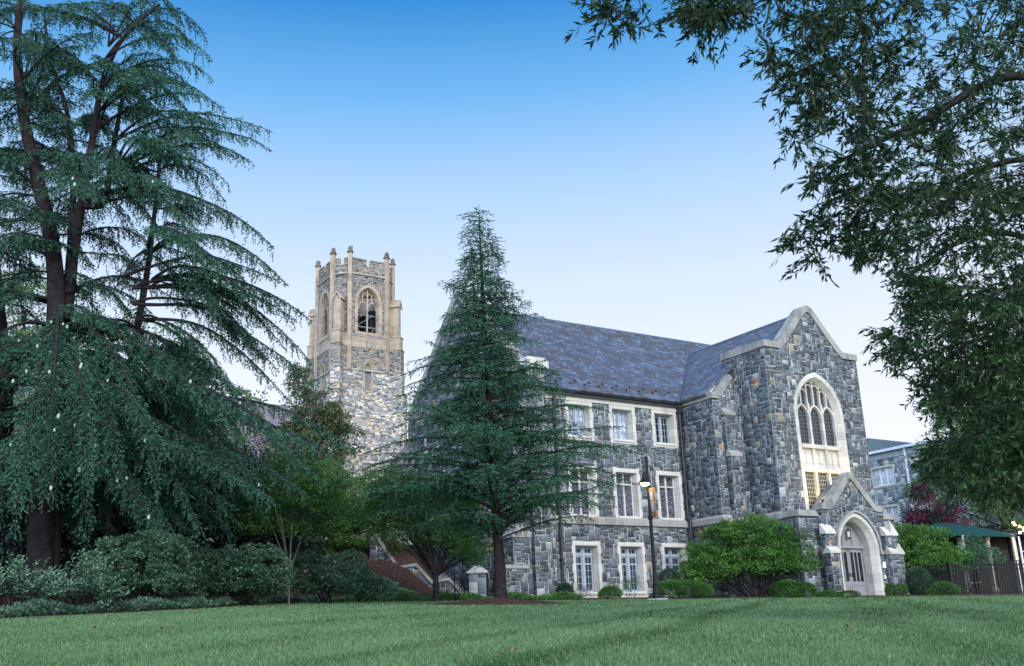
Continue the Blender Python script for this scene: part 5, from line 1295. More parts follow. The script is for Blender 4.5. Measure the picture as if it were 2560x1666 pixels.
M['conifer'] = leaf_mat('young conifer needles', (0.004, 0.021, 0.012), (0.056, 0.155, 0.082), 0.6, 0.08, 0.12)
M['oak'] = leaf_mat('narrow oak leaves', (0.005, 0.013, 0.007), (0.070, 0.155, 0.048), 0.4, 0.25)
M['holly'] = leaf_mat('glossy dark leaves', (0.005, 0.018, 0.011), (0.062, 0.140, 0.075), 0.4, 0.05, 0.5)
M['azalea'] = leaf_mat('shrub leaves', (0.010, 0.040, 0.009), (0.125, 0.285, 0.060), 0.5, 0.2, 0.15)
M['bright'] = leaf_mat('fresh green leaves', (0.04, 0.11, 0.03), (0.16, 0.32, 0.10), 0.5, 0.3)
M['laurel'] = leaf_mat('grey green leaves', (0.018, 0.060, 0.030), (0.20, 0.36, 0.22), 0.45, 0.2)
M['magnolia'] = leaf_mat('magnolia leaves', (0.02, 0.05, 0.02), (0.08, 0.15, 0.05), 0.35, 0.15, 0.5, back=(0.19, 0.085, 0.035))
M['pink'] = leaf_mat('pink blossom', (0.07, 0.005, 0.028), (0.22, 0.02, 0.09), 0.6, 0.3)
M['far'] = leaf_mat('distant leaves', (0.045, 0.095, 0.035), (0.15, 0.25, 0.095), 0.6, 0.3)
M['plum'] = leaf_mat('dark plum leaves', (0.020, 0.018, 0.022), (0.06, 0.06, 0.05), 0.6, 0.2)

# ---------------------------------------------------------------- the great cedar at the left
rng = np.random.default_rng(5)
CY = 32.0
cb = np.array([-14.7, CY, float(gz(-14.7, CY)) - 0.1])
ced = empty('cedar_tree', cb, 0, 'huge old cedar with several leaning trunks and drooping layered boughs', 'tree')
def A3(px, py, y=CY): return at(px, py, y)
def tr(*q): return [A3(*p) for p in q]
trk = [(spline([cb] + tr((100, 1330), (118, 1120), (132, 930), (143, 760), (140, 640), (108, 500), (78, 400), (60, 300), (42, 180), (40, 80), (60, -60), (70, -260)), 28), 0.42, 0.06),
       (spline([cb + [0.15, 0.25, 0]] + tr((128, 1320, 32.4), (140, 1100, 32.4), (155, 900, 32.4), (172, 740, 32.4), (185, 600, 32.4), (203, 510, 32.4), (222, 420, 32.4), (236, 330, 32.4), (243, 240, 32.4), (272, 120, 32.2), (335, 50, 32), (400, 10, 32))), 0.32, 0.05),
       (spline(tr((168, 740, 32.3), (178, 600, 33), (184, 480, 33.3), (180, 340, 33.5), (156, 225, 33.5), (120, 150, 33.5), (110, 20, 33.5))), 0.15, 0.04),
       (spline([np.array([-14.0, 35.5, float(gz(-14, 35.5))])] + tr((290, 1250, 35.5), (325, 930, 35.5), (345, 800, 35.5), (370, 690, 35.5), (378, 600, 35.5), (391, 500, 35.5), (400, 380, 35.5), (420, 300, 35.5))), 0.24, 0.04),
       (spline(tr((205, 510, 33), (262, 520, 34), (280, 390, 34.2), (302, 265, 34.2), (330, 180, 34))), 0.16, 0.05),
       (spline([np.array([-17.3, 33, float(gz(-17.3, 33))])] + tr((12, 1200, 33), (15, 1000, 33), (0, 800, 33), (-30, 500, 33), (-60, 200, 33))), 0.36, 0.08)]
for pts, r0, r1 in trk:
    pts = np.asarray(pts); k = len(pts); r = np.linspace(r0, r1, k); r[0] *= 1.35
    tubes('trunk', [(pts, r)], M['bark_cedar'], ced, cb, 12)
SP = [((271, 116), (430, -60), (519, 105)), ((262, 150), (420, 20), (528, 150)), ((255, 215), (430, 90), (530, 200)), ((247, 280), (420, 150), (515, 240)), ((245, 320), (450, 170), (562, 280)),
      ((290, 350), (500, 240), (676, 328)), ((290, 420), (500, 250), (672, 372)), ((290, 430), (500, 300), (630, 408)), ((285, 450), (450, 330), (568, 460)), ((222, 450), (420, 300), (505, 490)),
      ((210, 520), (420, 440), (590, 560)), ((215, 500), (450, 400), (682, 618)), ((372, 640), (520, 510), (714, 712)), ((310, 690), (520, 600), (690, 700)), ((380, 700), (600, 650), (776, 800)),
      ((370, 720), (590, 690), (740, 800)), ((330, 720), (600, 680), (780, 910)), ((330, 760), (570, 740), (786, 970)), ((340, 800), (560, 790), (720, 1000)), ((250, 820), (450, 810), (650, 1035)),
      ((250, 860), (420, 860), (600, 1090)), ((330, 900), (480, 900), (610, 1100)), ((200, 1000), (620, 930), (885, 1120)), ((190, 1050), (560, 960), (800, 1110)), ((170, 1080), (480, 1010), (760, 1230)),
      ((150, 1120), (420, 1040), (690, 1260)), ((150, 1150), (380, 1080), (600, 1310)), ((130, 1180), (300, 1120), (480, 1330)), ((110, 1200), (250, 1130), (380, 1340)), ((130, 1040), (320, 960), (520, 1180)),
      ((150, 980), (340, 900), (560, 1120)), ((160, 900), (360, 820), (560, 980)), ((60, 300), (170, 120), (300, 160)), ((60, 200), (160, 60), (260, 90)), ((240, 250), (330, 90), (420, 150)), ((240, 330), (360, 210), (440, 330)),
      ((205, 480), (330, 380), (430, 480)), ((150, 650), (60, 560), (-60, 640)), ((100, 480), (20, 380), (-80, 420)), ((140, 760), (40, 700), (-80, 800)), ((180, 600), (300, 520), (400, 640)), ((170, 740), (300, 640), (450, 760)),
      ((140, 800), (300, 760), (420, 900)), ((300, 260), (400, 160), (470, 280)), ((390, 430), (470, 380), (560, 500)), ((170, 300), (90, 180), (20, 230)), ((240, 200), (140, 80), (60, 120)), ((300, 90), (200, -30), (90, 30)), ((180, 420), (80, 320), (0, 380))]
br = []
for i_, (a, c, t) in enumerate(SP):
    ya = CY + rng.uniform(-0.3, 0.8); yt = CY + rng.uniform(-3.5, 3.5); yt = max(yt, 27.5)
    br.append(wig(bez(A3(*a, ya), A3(*c, (ya + yt) / 2), A3(*t, yt), 16), rng, 0.035))
    for _ in range(1 if i_ % 3 else 2):
        y2 = yt + rng.uniform(-3.2, 3.2); y2 = np.clip(y2, 27, 37); q = np.array([rng.uniform(-190, -30), rng.uniform(-50, 20)])
        br.append(wig(bez(A3(*a, ya), A3(c[0] + q[0], c[1] + q[1], (ya + y2) / 2), A3(t[0] + q[0] - 10, t[1] + q[1] + 6, y2), 16), rng))
    if rng.random() < 0.9:                                  # a fork part way along
        b0 = br[-1]; k = rng.integers(5, 9); e = b0[-1] - b0[k]; e2 = e + np.array([rng.uniform(-1, 0.2), rng.uniform(-2.2, 2.2), rng.uniform(-1.2, 0.3)]); e2 *= rng.uniform(0.6, 0.95)
        br.append(bez(b0[k], b0[k] + e2 * 0.5 + [0, 0, 0.35], b0[k] + e2, 12))
def pix(p):
    return 1280 + FPX * (p @ CX) / (p @ CF), 833 - FPX * (p @ CU) / (p @ CF)
def roofgap(p): x, y = pix(p); return x > 480 and 960 < y < 1080
for i in range(150):                                         # boughs all round
    T = trk[rng.choice([0, 0, 1, 1, 2, 3, 5])][0]; k = rng.integers(int(len(T) * 0.22), len(T) - 1); p = T[k]
    a = rng.uniform(0, 2 * pi); h = p[2]
    Lb = np.interp(h, [1, 6, 12, 18, 26], [6.0, 6.2, 4.6, 3.6, 2.2]) * rng.uniform(0.6, 1.05)
    e = np.array([cos(a), sin(a) * 0.9, 0]); 
    if e[0] > 0.3: Lb *= 0.6
    tip = p + e * Lb + [0, 0, -Lb * rng.uniform(0.1, 0.36)]
    if tip[2] < 3.0 or roofgap(tip): continue
    br.append(wig(bez(p, p + e * Lb * 0.5 + [0, 0, Lb * rng.uniform(0.02, 0.2)], tip, 14), rng))
for i in range(52):                                          # low sweeping skirt
    a = rng.uniform(-0.9, 1.0) * pi * 0.62 - pi / 2 + 0.25; p = trk[0][0][rng.integers(4, 10)]
    Lb = rng.uniform(3.5, 7.0); e = np.array([cos(a), sin(a), 0]); tip = p + e * Lb; tip[2] = rng.uniform(2.9, 5.6)
    if roofgap(tip): continue
    br.append(bez(p, p + e * Lb * 0.55 + [0, 0, 0.6], tip, 14))
bl_ = [(b, np.linspace(0.015 + 0.0085 * np.linalg.norm(b[-1] - b[0]), 0.006, len(b))) for b in br]
P, D, Ln, lt, tw = sprays(br, rng, 0.2, 0.062, 1.05, 0.55, 0.042, (0.09, 0.17), 0.9, (30, 72), 0.10, 1.0, 0.9)
P[:, 0] = P[:, 0]
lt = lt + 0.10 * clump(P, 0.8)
tubes('branch', bl_ + tw, M['bark_cedar'], ced, cb, 5)['kind'] = 'stuff'
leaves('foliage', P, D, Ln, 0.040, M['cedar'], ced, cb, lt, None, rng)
NC = len(P)
# pale upright cones
cn = P[rng.choice(len(P), 700)]; mbV = []; 
cone = MB((0, 0, 0)); cone.lathe([(0.002, 0.0), (0.022, 0.012), (0.03, 0.04), (0.026, 0.075), (0.012, 0.1), (0.001, 0.105)], 0, 0, 7)
cme = bpy.data.meshes.new('cone'); cme.from_pydata(cone.v, [], cone.f); cme.materials.append(simple('pale green cone', (0.36, 0.42, 0.36), 0.7)); cme.update()
good = sorted([p for p in cn if p[2] > 3.4 and p[0] < -7.5], key=lambda p: p[1] + 0.12 * abs(p[2] - 7))[:98]
for p in good:
    o = bpy.data.objects.new('cone', cme); COL.objects.link(o); o.parent = ced; o.location = p - cb + [0, 0, 0.03]; s = rng.uniform(0.9, 1.4); o.scale = (s, s, s)

# ---------------------------------------------------------------- young conifer in its mulch ring
rng = np.random.default_rng(9)
yb = np.array([TX, TY, float(gz(TX, TY)) + 0.05]); H = 15.02 - yb[2]
yc = empty('conifer_tree', yb, 0, 'slender pointed conifer standing in a mulch ring on the lawn', 'tree')
T = spline([yb, yb + [0.0, 0, 1.2], yb + [-0.12, 0, 3.5], yb + [-0.2, 0, 7], yb + [-0.3, 0, 10], yb + [-0.36, 0, H]], 40)
hh = (T[:, 2] - yb[2]) / H
r = 0.18 * (1 - hh) ** 0.85 + 0.007; r[0] = 0.27; r[1] = 0.21
tubes('trunk', [(T, r)], M['bark'], yc, yb, 12)
br = []
for i in range(290):
    f = (i + rng.random()) / 290; z = (0.14 + 0.84 * f ** 0.92) * H; p = np.array([np.interp(z + yb[2], T[:, 2], T[:, k]) for k in range(3)])
    a = i * 2.399 + rng.normal() * 0.25; f = z / H
    Lb = np.interp(f, [0.12, 0.2, 0.3, 0.42, 0.55, 0.7, 0.85, 0.93, 1.0], [2.8, 4.8, 4.6, 3.5, 2.65, 1.6, 0.62, 0.32, 0.08]) * rng.choice([0.4, 0.68, 0.92, 1.2], p=[0.22, 0.32, 0.3, 0.16])
    rise = np.interp(f, [0.1, 0.25, 0.5, 0.8, 1], [0.40, 0.28, 0.16, 0.22, 0.5]); e = np.array([cos(a), sin(a), 0])
    tip = p + e * Lb + [0, 0, Lb * (rise - 0.22 + rng.normal() * 0.06)]
    br.append(bez(p, p + e * Lb * 0.5 + [0, 0, Lb * rise * 0.75], tip, 12))
for (px0, py0), (pc0, pc1), (px1, py1), y in [((1250, 1270), (1360, 1200), (1492, 1180), 33.0), ((1252, 1330), (1330, 1230), (1440, 1120), 33.2), ((1250, 1290), (1340, 1250), (1470, 1270), 33.4), ((1240, 1230), (1100, 1180), (905, 1215), 33.0), ((1240, 1260), (1120, 1230), (930, 1290), 33.2), ((1235, 1200), (1060, 1110), (890, 1200), 34),
                                         ((1245, 1330), (1130, 1270), (1010, 1330), 33.2), ((1245, 1180), (1330, 1090), (1440, 1060), 33.2), ((1232, 1120), (1320, 1040), (1420, 1010), 33.4), ((1225, 1080), (1110, 1030), (1000, 1090), 33.5),
                                         ((1208, 790), (1250, 745), (1304, 728), 33.5), ((1205, 830), (1260, 775), (1325, 755), 33.6), ((1212, 980), (1300, 920), (1372, 900), 33.4), ((1215, 1000), (1320, 945), (1395, 935), 33.6), ((1212, 940), (1120, 880), (1062, 850), 33.5), ((1204, 760), (1150, 715), (1100, 705), 33.6)]:
    br.append(bez(A3(px0, py0, TY), A3(pc0, pc1, (TY + y) / 2), A3(px1, py1, y), 14))
br = [wig(b, rng, 0.05) for b in br]
bl_ = [(b, np.linspace(0.008 + 0.007 * np.linalg.norm(b[-1] - b[0]), 0.004, len(b))) for b in br]
P, D, Ln, lt, tw = sprays(br, rng, 0.14, 0.075, 0.92, 0.26, 0.036, (0.06, 0.13), 0.45, (35, 70), 0.16, 0.9, 0.8)
tubes('branch', bl_ + tw, M['bark'], yc, yb, 5)['kind'] = 'stuff'
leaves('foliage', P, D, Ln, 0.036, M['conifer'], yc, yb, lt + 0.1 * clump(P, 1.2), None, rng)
NY = len(P)

# ---------------------------------------------------------------- near oak reaching in from the right
rng = np.random.default_rng(21)
ob = np.array([11.5, 14.5, float(gz(11.5, 14.5))])
oak = empty('oak_tree', ob, 0, 'large narrow-leaved oak whose dark branches hang in from the top right', 'tree')
def inpoly(px, py, poly):
    poly = np.array(poly, float); x, y = poly[:, 0], poly[:, 1]; c = np.zeros(len(px), bool); j = len(poly) - 1
    for i in range(len(poly)):
        cond = ((y[i] > py) != (y[j] > py)) & (px < (x[j] - x[i]) * (py - y[i]) / (y[j] - y[i] + 1e-9) + x[i]); c ^= cond; j = i
    return c
ZON = [  # polygon, depth range, clusters, leaf scale
    ([(1470, -60), (1640, -60), (1630, 25), (1560, 30), (1535, 75), (1505, 60), (1500, 10)], (8.0, 9.0), 16),
    ([(1690, -80), (1900, -80), (1880, 30), (1860, 70), (1790, 50), (1770, 80), (1720, 60), (1700, 20)], (8.0, 9.5), 40),
    ([(1860, -80), (2200, -80), (2200, 350), (2060, 360), (1985, 360), (1985, 290), (1950, 250), (1920, 160), (1905, 100), (1940, 40)], (8.2, 11.5), 125),
    ([(2150, -80), (2640, -80), (2640, 520), (2150, 500)], (9.5, 14.5), 230),
    ([(2040, 380), (2240, 340), (2240, 660), (2160, 640), (2050, 650), (1995, 625), (2010, 570), (2040, 540), (2020, 450)], (8.8, 11.0), 62),
    ([(2210, 450), (2640, 430), (2640, 760), (2240, 760), (2230, 620)], (10.5, 15.5), 185),
    ([(2235, 690), (2640, 690), (2640, 960), (2285, 930), (2200, 875), (2195, 835), (2245, 800)], (11.5, 16), 235),
    ([(2270, 925), (2640, 900), (2640, 1110), (2440, 1120), (2370, 1060), (2320, 1010)], (12.0, 16), 200),
    ([(2310, 1100), (2640, 1060), (2640, 1210), (2540, 1250), (2400, 1230), (2320, 1180)], (12.5, 16), 150)]
cl = []
for poly, (y0, y1), n in ZON:
    pp_ = np.array(poly); k = 0
    while k < n:
        x, y = rng.uniform(pp_[:, 0].min(), pp_[:, 0].max()), rng.uniform(pp_[:, 1].min(), pp_[:, 1].max())
        if inpoly(np.array([x]), np.array([y]), poly)[0]:
            cl.append(at(x, y, rng.uniform(y0, y1))); k += 1
for i in range(500):                                         # the rest of the crown, above and outside the view
    cl.append(ob + np.array([rng.uniform(-3, 5), rng.uniform(-4, 6), rng.uniform(8, 12.5)]))
    if i % 5 == 0: cl.append(np.array([rng.uniform(7.5, 14), rng.uniform(9, 19), rng.uniform(3.5, 10)]))
cl = np.array(cl)
limbs = [spline([ob, ob + [-0.2, 0, 3], ob + [-0.5, -0.2, 6], ob + [-0.3, -0.4, 9], ob + [0, 0, 11.5]], 20),
         spline([ob + [-0.4, -0.2, 5], at(2620, 180, 13), at(2480, 190, 12.2), at(2320, 300, 11.4), at(2180, 360, 10.6), at(2070, 420, 10.2)], 18),
         spline([ob + [-0.3, -0.3, 7.5], at(2640, -160, 12.4), at(2300, -120, 11), at(1980, -110, 10), at(1760, -110, 9.2), at(1540, -90, 8.7)], 22),
         spline([ob + [-0.3, 0, 3.6], at(2640, 620, 14), at(2480, 560, 13.6), at(2330, 640, 13), at(2240, 720, 12.6)], 16),
         spline([ob + [-0.25, 0, 3.0], at(2640, 900, 15), at(2500, 830, 15), at(2400, 860, 14.5), at(2330, 940, 14)], 16),
         spline([ob + [-0.2, 0, 2.2], at(2640, 1050, 15.5), at(2480, 1080, 15), at(2380, 1130, 14.6)], 14),
         spline([ob + [-0.4, 0, 6], at(2600, 380, 14), at(2420, 430, 13.4), at(2300, 500, 12.6)], 14)]
lr = [(0.34, 0.12), (0.11, 0.02), (0.10, 0.015), (0.09, 0.02), (0.08, 0.02), (0.07, 0.02), (0.09, 0.02)]
tubes('trunk', [(limbs[0], np.linspace(*lr[0], 20))], M['bark'], oak, ob, 12)
lines = [(l, np.linspace(a, b, len(l))) for l, (a, b) in zip(limbs[1:], lr[1:])]
nodes = np.concatenate(limbs)
order = np.argsort(np.min(np.linalg.norm(cl[:, None] - nodes[None], axis=2), axis=1))
nod = [n for n in nodes]
for k in order:
    c = cl[k]; A = np.array(nod); dd = np.linalg.norm(A - c, axis=1); dd = dd + 0.25 * np.abs(A[:, 2] - c[2]); j = int(np.argmin(dd)); p = A[j]; ds = np.linalg.norm(c - p)
    if ds < 0.08: continue
    q = (p + c) / 2 + rng.normal(size=3) * 0.08 * ds + np.array([0, 0, 0.10 * ds])
    b = bez(p, q, c, 6); lines.append((b, np.linspace(0.005 + 0.0055 * ds, 0.004, 6))); nod += [b[3], b[5]]
PP = []; DD = []; tw = []; LT = []
for c in cl:
    for _ in range(4):
        d = unit(rng.normal(size=3) * [1, 1, 0.6] + [-0.35, -0.1, -0.35]); l = rng.uniform(0.16, 0.40); m_ = rng.integers(9, 17); t = np.sort(rng.random(m_)) * 0.9 + 0.1
        q = c + d * (t * l)[:, None]; q[:, 2] -= 0.12 * l * t ** 2
        PP.append(q); DD.append(d * 0.8 + rng.normal(size=(m_, 3)) * 0.55 + [0, 0, -0.3]); LT.append(np.full(m_, rng.uniform(0.0, 0.45) * (1.5 if c[1] > 12.5 else 1.0 if c[1] > 10.5 else 0.4)) + rng.random(m_) * 0.25)  # nearer clusters coloured darker, silhouette shade put into the leaf tone
        tw.append((np.stack([c, c + d * l * 0.5, c + d * l - [0, 0, 0.1 * l]]), [0.004, 0.003, 0.0015]))
PP = np.concatenate(PP); DD = np.concatenate(DD); LT = np.concatenate(LT)
tubes('branch', lines + tw, M['bark'], oak, ob, 4)['kind'] = 'stuff'
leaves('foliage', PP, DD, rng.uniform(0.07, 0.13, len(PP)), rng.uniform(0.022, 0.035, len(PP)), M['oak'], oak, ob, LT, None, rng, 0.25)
NO = len(PP)

# ---------------------------------------------------------------- shrubs and small trees
def fl_(c, r): return (c, r)
def box_lobes(w_, d_, h_, z0, nx, rng, rr=0.5):
    out = []
    for i in range(nx):
        x = (i + 0.5) / nx * w_ - w_ / 2
        for yy in (-d_ * 0.25, d_ * 0.25):
            out.append(((x + rng.normal() * 0.05, yy, z0 + h_ / 2 + rng.normal() * 0.04), (w_ / nx * 0.66, d_ * 0.5, h_ / 2)))
    return out
r_ = np.random.default_rng(3)
# big azalea against the wing, three mounds in one
b0 = gpt(1893, 1492, 49.0, -0.25)
shrub('spreading_shrub', b0, [((-2.2, 0, 1.7), (1.2, 1.2, 1.0)), ((-1.2, 0.1, 2.5), (1.3, 1.3, 1.2)), ((0.2, 0.2, 2.6), (1.5, 1.3, 1.3)), ((1.5, 0.2, 2.35), (1.3, 1.2, 1.1)), ((2.2, 0.2, 1.7), (0.9, 1.0, 0.9)), ((-0.4, -0.5, 1.6), (2.2, 1.0, 0.8)), ((-2.5, -0.2, 1.3), (1.0, 1.0, 0.7)), ((0.9, -0.5, 1.6), (1.5, 0.9, 0.7))],
      42000, 0.13, 0.055, M['azalea'], 'wide green shrub with bare shaded stems against the gabled wing', stems=16, seed=31, sh=(0.4, 1.06), up=0.5, low=-0.5, sr=0.035, rough=0.16, cl=(60, 0.2, 0.42))
b0 = gpt(2290, 1480, 54.5)
shrub('spreading_shrub', b0, [((-0.6, 0, 2.3), (1.5, 1.3, 1.3)), ((0.9, 0, 2.1), (1.5, 1.2, 1.25)), ((1.9, 0.2, 1.5), (1.2, 1.1, 0.9)), ((-1.3, 0, 1.8), (0.9, 1.0, 1.1)), ((0.5, -0.4, 1.3), (1.9, 0.9, 0.7))],
      34000, 0.13, 0.055, M['azalea'], 'big rounded green shrub right of the porch in front of the green canopy', stems=18, seed=32, sh=(0.45, 1.02), up=0.5, sr=0.035, tone=0.08, cl=(60, 0.2, 0.42))
b0 = gpt(2440, 1470, 55.5)
shrub('feathery_shrub', b0, [((-0.6, 0, 1.6), (1.3, 1.0, 0.7)), ((0.6, 0, 1.8), (1.2, 0.9, 0.7)), ((0.2, 0, 2.5), (0.7, 0.6, 0.6))], 5000, 0.14, 0.04, M['laurel'], 'loose blue-green shrub arching over the black fence', stems=14, seed=33, sh=(0.3, 1.1), tone=-0.15)
b0 = gpt(2300, 1490, 51.5)
shrub('round_clipped_shrub', b0, [((0, 0, 0.72), (0.66, 0.6, 0.66))], 9000, 0.07, 0.032, M['holly'], 'round clipped dark shrub right of the pale marker stone', stems=4, seed=34, rough=0.05, sh=(0.8, 1.02), low=-1)
b0 = gpt(2252, 1490, 53.4)
shrub('round_clipped_shrub', b0, [((0, 0, 0.75), (0.62, 0.55, 0.62))], 8000, 0.07, 0.032, M['holly'], 'clipped dark shrub behind the pale marker stone', stems=4, seed=35, rough=0.05, sh=(0.8, 1.02), low=-1)
b0 = gpt(2240, 1492, 51.0)
shrub('low_shrub', b0, [((0, 0, 0.26), (0.62, 0.45, 0.34))], 4500, 0.08, 0.035, M['azalea'], 'low spreading shrub at the foot of the pale marker stone', stems=3, seed=36, tone=-0.1)
b0 = gpt(2352, 1490, 51.3)
shrub('low_shrub', b0, [((0, 0, 0.25), (0.9, 0.4, 0.35))], 4500, 0.10, 0.03, M['bright'], 'low light green clump left of the black fence corner', stems=3, seed=37, tone=-0.2)
b0 = gpt(1985, 1494, 47.2)
shrub('low_shrub', b0, [((-0.3, 0, 0.33), (0.65, 0.5, 0.45)), ((0.45, 0, 0.28), (0.6, 0.45, 0.36))], 7000, 0.09, 0.035, M['azalea'], 'low mounded shrub left of the porch buttress', stems=5, seed=38, tone=-0.08)
b0 = gpt(2092, 1494, 46.5)
shrub('low_shrub', b0, [((-0.35, 0, 0.12), (0.55, 0.35, 0.2)), ((0.5, 0, 0.10), (0.55, 0.3, 0.17))], 4500, 0.07, 0.02, M['azalea'], 'flat low plants in front of the porch doors', stems=3, seed=39, tone=-0.15)
b0 = gpt(1678, 1493, 47.2)
shrub('box_shrub', b0, [((0, 0, 0.95), (0.42, 0.4, 0.42)), ((-0.2, 0, 0.85), (0.3, 0.35, 0.4)), ((0.2, 0, 0.85), (0.3, 0.35, 0.4))], 7000, 0.06, 0.03, M['holly'], 'dark block-clipped shrub under the third ground window', stems=4, seed=40, rough=0.04, sh=(0.8, 1.0), low=-1)
b0 = gpt(1705, 1495, 46.4)
shrub('low_shrub', b0, [((-0.4, 0, 0.4), (0.7, 0.5, 0.42)), ((0.45, 0, 0.36), (0.75, 0.5, 0.42)), ((1.0, 0.1, 0.3), (0.4, 0.4, 0.3))], 10000, 0.08, 0.03, M['azalea'], 'low wide shrub right of the lamp post', stems=5, seed=41, tone=-0.1)
b0 = gpt(1413, 1496, 45.6)
shrub('round_clipped_shrub', b0, [((0, 0, 0.38), (0.36, 0.34, 0.36))], 5500, 0.055, 0.028, M['holly'], 'small round dark shrub left of the first ground window', stems=3, seed=42, rough=0.05, sh=(0.8, 1.02), low=-1)
b0 = gpt(1525, 1496, 45.7)
shrub('low_shrub', b0, [((0, 0, 0.26), (0.5, 0.4, 0.3))], 5000, 0.06, 0.022, M['azalea'], 'small low shrub between the first and second ground windows', stems=3, seed=43, tone=0.05)
b0 = gpt(1577, 1496, 45.8)
shrub('sparse_shrub', b0, [((-0.15, 0, 0.5), (0.25, 0.2, 0.4)), ((0.25, 0, 0.65), (0.3, 0.2, 0.4))], 700, 0.07, 0.03, M['laurel'], 'thin leggy shrub in front of the second ground window', stems=10, seed=44, sh=(0.2, 1.1), sr=0.012, bark='bark_pale')
b0 = gpt(1460, 1497, 45.5)
shrub('sparse_shrub', b0, [((0, 0, 0.25), (0.45, 0.3, 0.28))], 600, 0.05, 0.03, leaf_mat('mauve leaves', (0.10, 0.06, 0.08), (0.30, 0.2, 0.24), 0.6, 0.2), 'thin mauve-flowered shrub below the first ground window', stems=8, seed=45, sh=(0.2, 1.1), sr=0.008)
# clipped hedges left
for (px, py, y, w_, h_, lab, sd_) in ((350, 1500, 31.0, 2.75, 1.95, 'dark clipped evergreen mound, largest and leftmost of the three', 50), (600, 1500, 35.0, 2.85, 1.8, 'dark clipped evergreen mound in the middle of the three', 51), (815, 1500, 40.0, 2.5, 1.85, 'dark clipped evergreen mound with open stems, rightmost of the three', 52)):
    b0 = gpt(px, py, y)
    shrub('clipped_mound', b0, box_lobes(w_, 1.9, h_ * 0.86, 0.24, 4, r_), 36000 if sd_ < 52 else 20000, 0.09, 0.045, M['holly'], lab, 'shrub', 'clipped evergreen mounds in the bed', 9, sd_, (0.7, 1.04), 0.35, 'bark', -0.9, 0.05, 0.30, sr=0.03, cl=(45, 0.12, 0.24))
# leafy shrubs at the front left corner
for px, y, w_, h_, lab, sd_ in ((40, 23.0, 1.15, 1.25, 'leafy grey-green shrub at the left edge', 55), (205, 24.5, 1.1, 1.35, 'leafy grey-green shrub in front of the clipped mound', 56)):
    b0 = gpt(px, 1520, y, 0.0); rg = np.random.default_rng(sd_); root = empty('leafy_shrub', b0, 0, lab, 'shrub'); PP = []; DD = []; LT = []; lines = []
    for i in range(150):
        a = rg.uniform(0, 2 * pi); rr = sqrt(rg.random()); top = b0 + [cos(a) * rr * w_, sin(a) * rr * w_ * 0.8, h_ * (1.0 - 0.55 * rr ** 2) * rg.uniform(0.45, 1.08)]
        s0 = b0 + [cos(a) * rr * w_ * 0.35, sin(a) * rr * w_ * 0.3, 0]; b = bez(s0, (s0 + top) / 2 + [0, 0, 0.15], top, 7); lines.append((b, np.linspace(0.008, 0.003, 7)))
        t = np.linspace(0.45, 1, 17); q = np.stack([np.interp(t, np.linspace(0, 1, 7), b[:, k]) for k in range(3)], 1)
        an = np.arange(17) * 2.4 + rg.random(); el_ = 0.25 + 0.9 * (t - 0.45)
        PP.append(q); DD.append(np.stack([np.cos(an), np.sin(an), el_], 1) + rg.normal(size=(17, 3)) * 0.15); LT.append(0.15 + 0.8 * (t - 0.45) / 0.55 * rg.uniform(0.5, 1.1))
    PP = np.concatenate(PP); tubes('stem', lines, M['bark'], root, b0, 4)
    leaves('foliage', PP, np.concatenate(DD), rg.uniform(0.07, 0.12, len(PP)), 0.034, M['laurel'], root, b0, np.concatenate(LT), None, rg, 0.3, flat=0.5)
# hydrangea-like bush at the right end of the mounds
b0 = gpt(905, 1497, 43.5)
shrub('flowering_shrub', b0, [((-0.4, 0, 0.7), (0.9, 0.7, 0.6)), ((0.6, 0, 0.5), (0.8, 0.6, 0.5)), ((-0.2, 0, 1.1), (0.6, 0.5, 0.4))], 7000, 0.11, 0.06, M['laurel'], 'loose bluish shrub with a few pale flower heads at the foot of the bank', stems=8, seed=57, tone=-0.12)
# holly behind the mounds with shade put into its leaf tone, greens behind
def tree(name, base, h0, lobes, n, ll, lw, mat, label, seed, stems=8, r0=0.12, sh=(0.45, 1.05), tone=0, bark='bark', group=None, back=0.0, low=-1.0, rough=0.16, up=0.1, lean=(0, 0), cl=None):
    rng = np.random.default_rng(seed); base = np.array(base, float); root = empty(name, base, 0, label, 'tree', group)
    Lb = [(np.array(c) + base, r) for c, r in lobes]
    ex = 0
    if cl: P, d, ex = clumps(Lb, n // cl[0], cl[0], rng, cl[1:3], sh, low)
    else: P, d, r = lobed(Lb, n, rng, sh, low, rough)
    D = d * 0.5 + rng.normal(size=d.shape) * 0.6 + [0, 0, up]
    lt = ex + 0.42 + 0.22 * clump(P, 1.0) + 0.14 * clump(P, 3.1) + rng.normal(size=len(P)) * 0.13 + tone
    bk = (rng.random(len(P)) < back) * rng.uniform(0.5, 1, len(P)) if back else None
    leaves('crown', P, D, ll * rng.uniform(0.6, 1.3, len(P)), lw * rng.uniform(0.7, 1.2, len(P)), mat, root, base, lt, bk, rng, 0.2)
    top = base + [lean[0], lean[1], h0]
    tl = [(spline([base - [0, 0, 0.3], base + [lean[0] * 0.4, 0, h0 * 0.5], top], 8), np.linspace(r0 * 1.2, r0 * 0.8, 8))]
    for i in range(stems):
        c, R = Lb[i % len(Lb)]; tgt = c + rng.normal(size=3) * np.array(R) * 0.4
        tl.append((bez(top, (top + tgt) / 2 + [0, 0, 0.2], tgt, 9), np.linspace(r0 * 0.5, 0.015, 9)))
    tubes('trunk', tl, M[bark], root, base, 7)
    return root
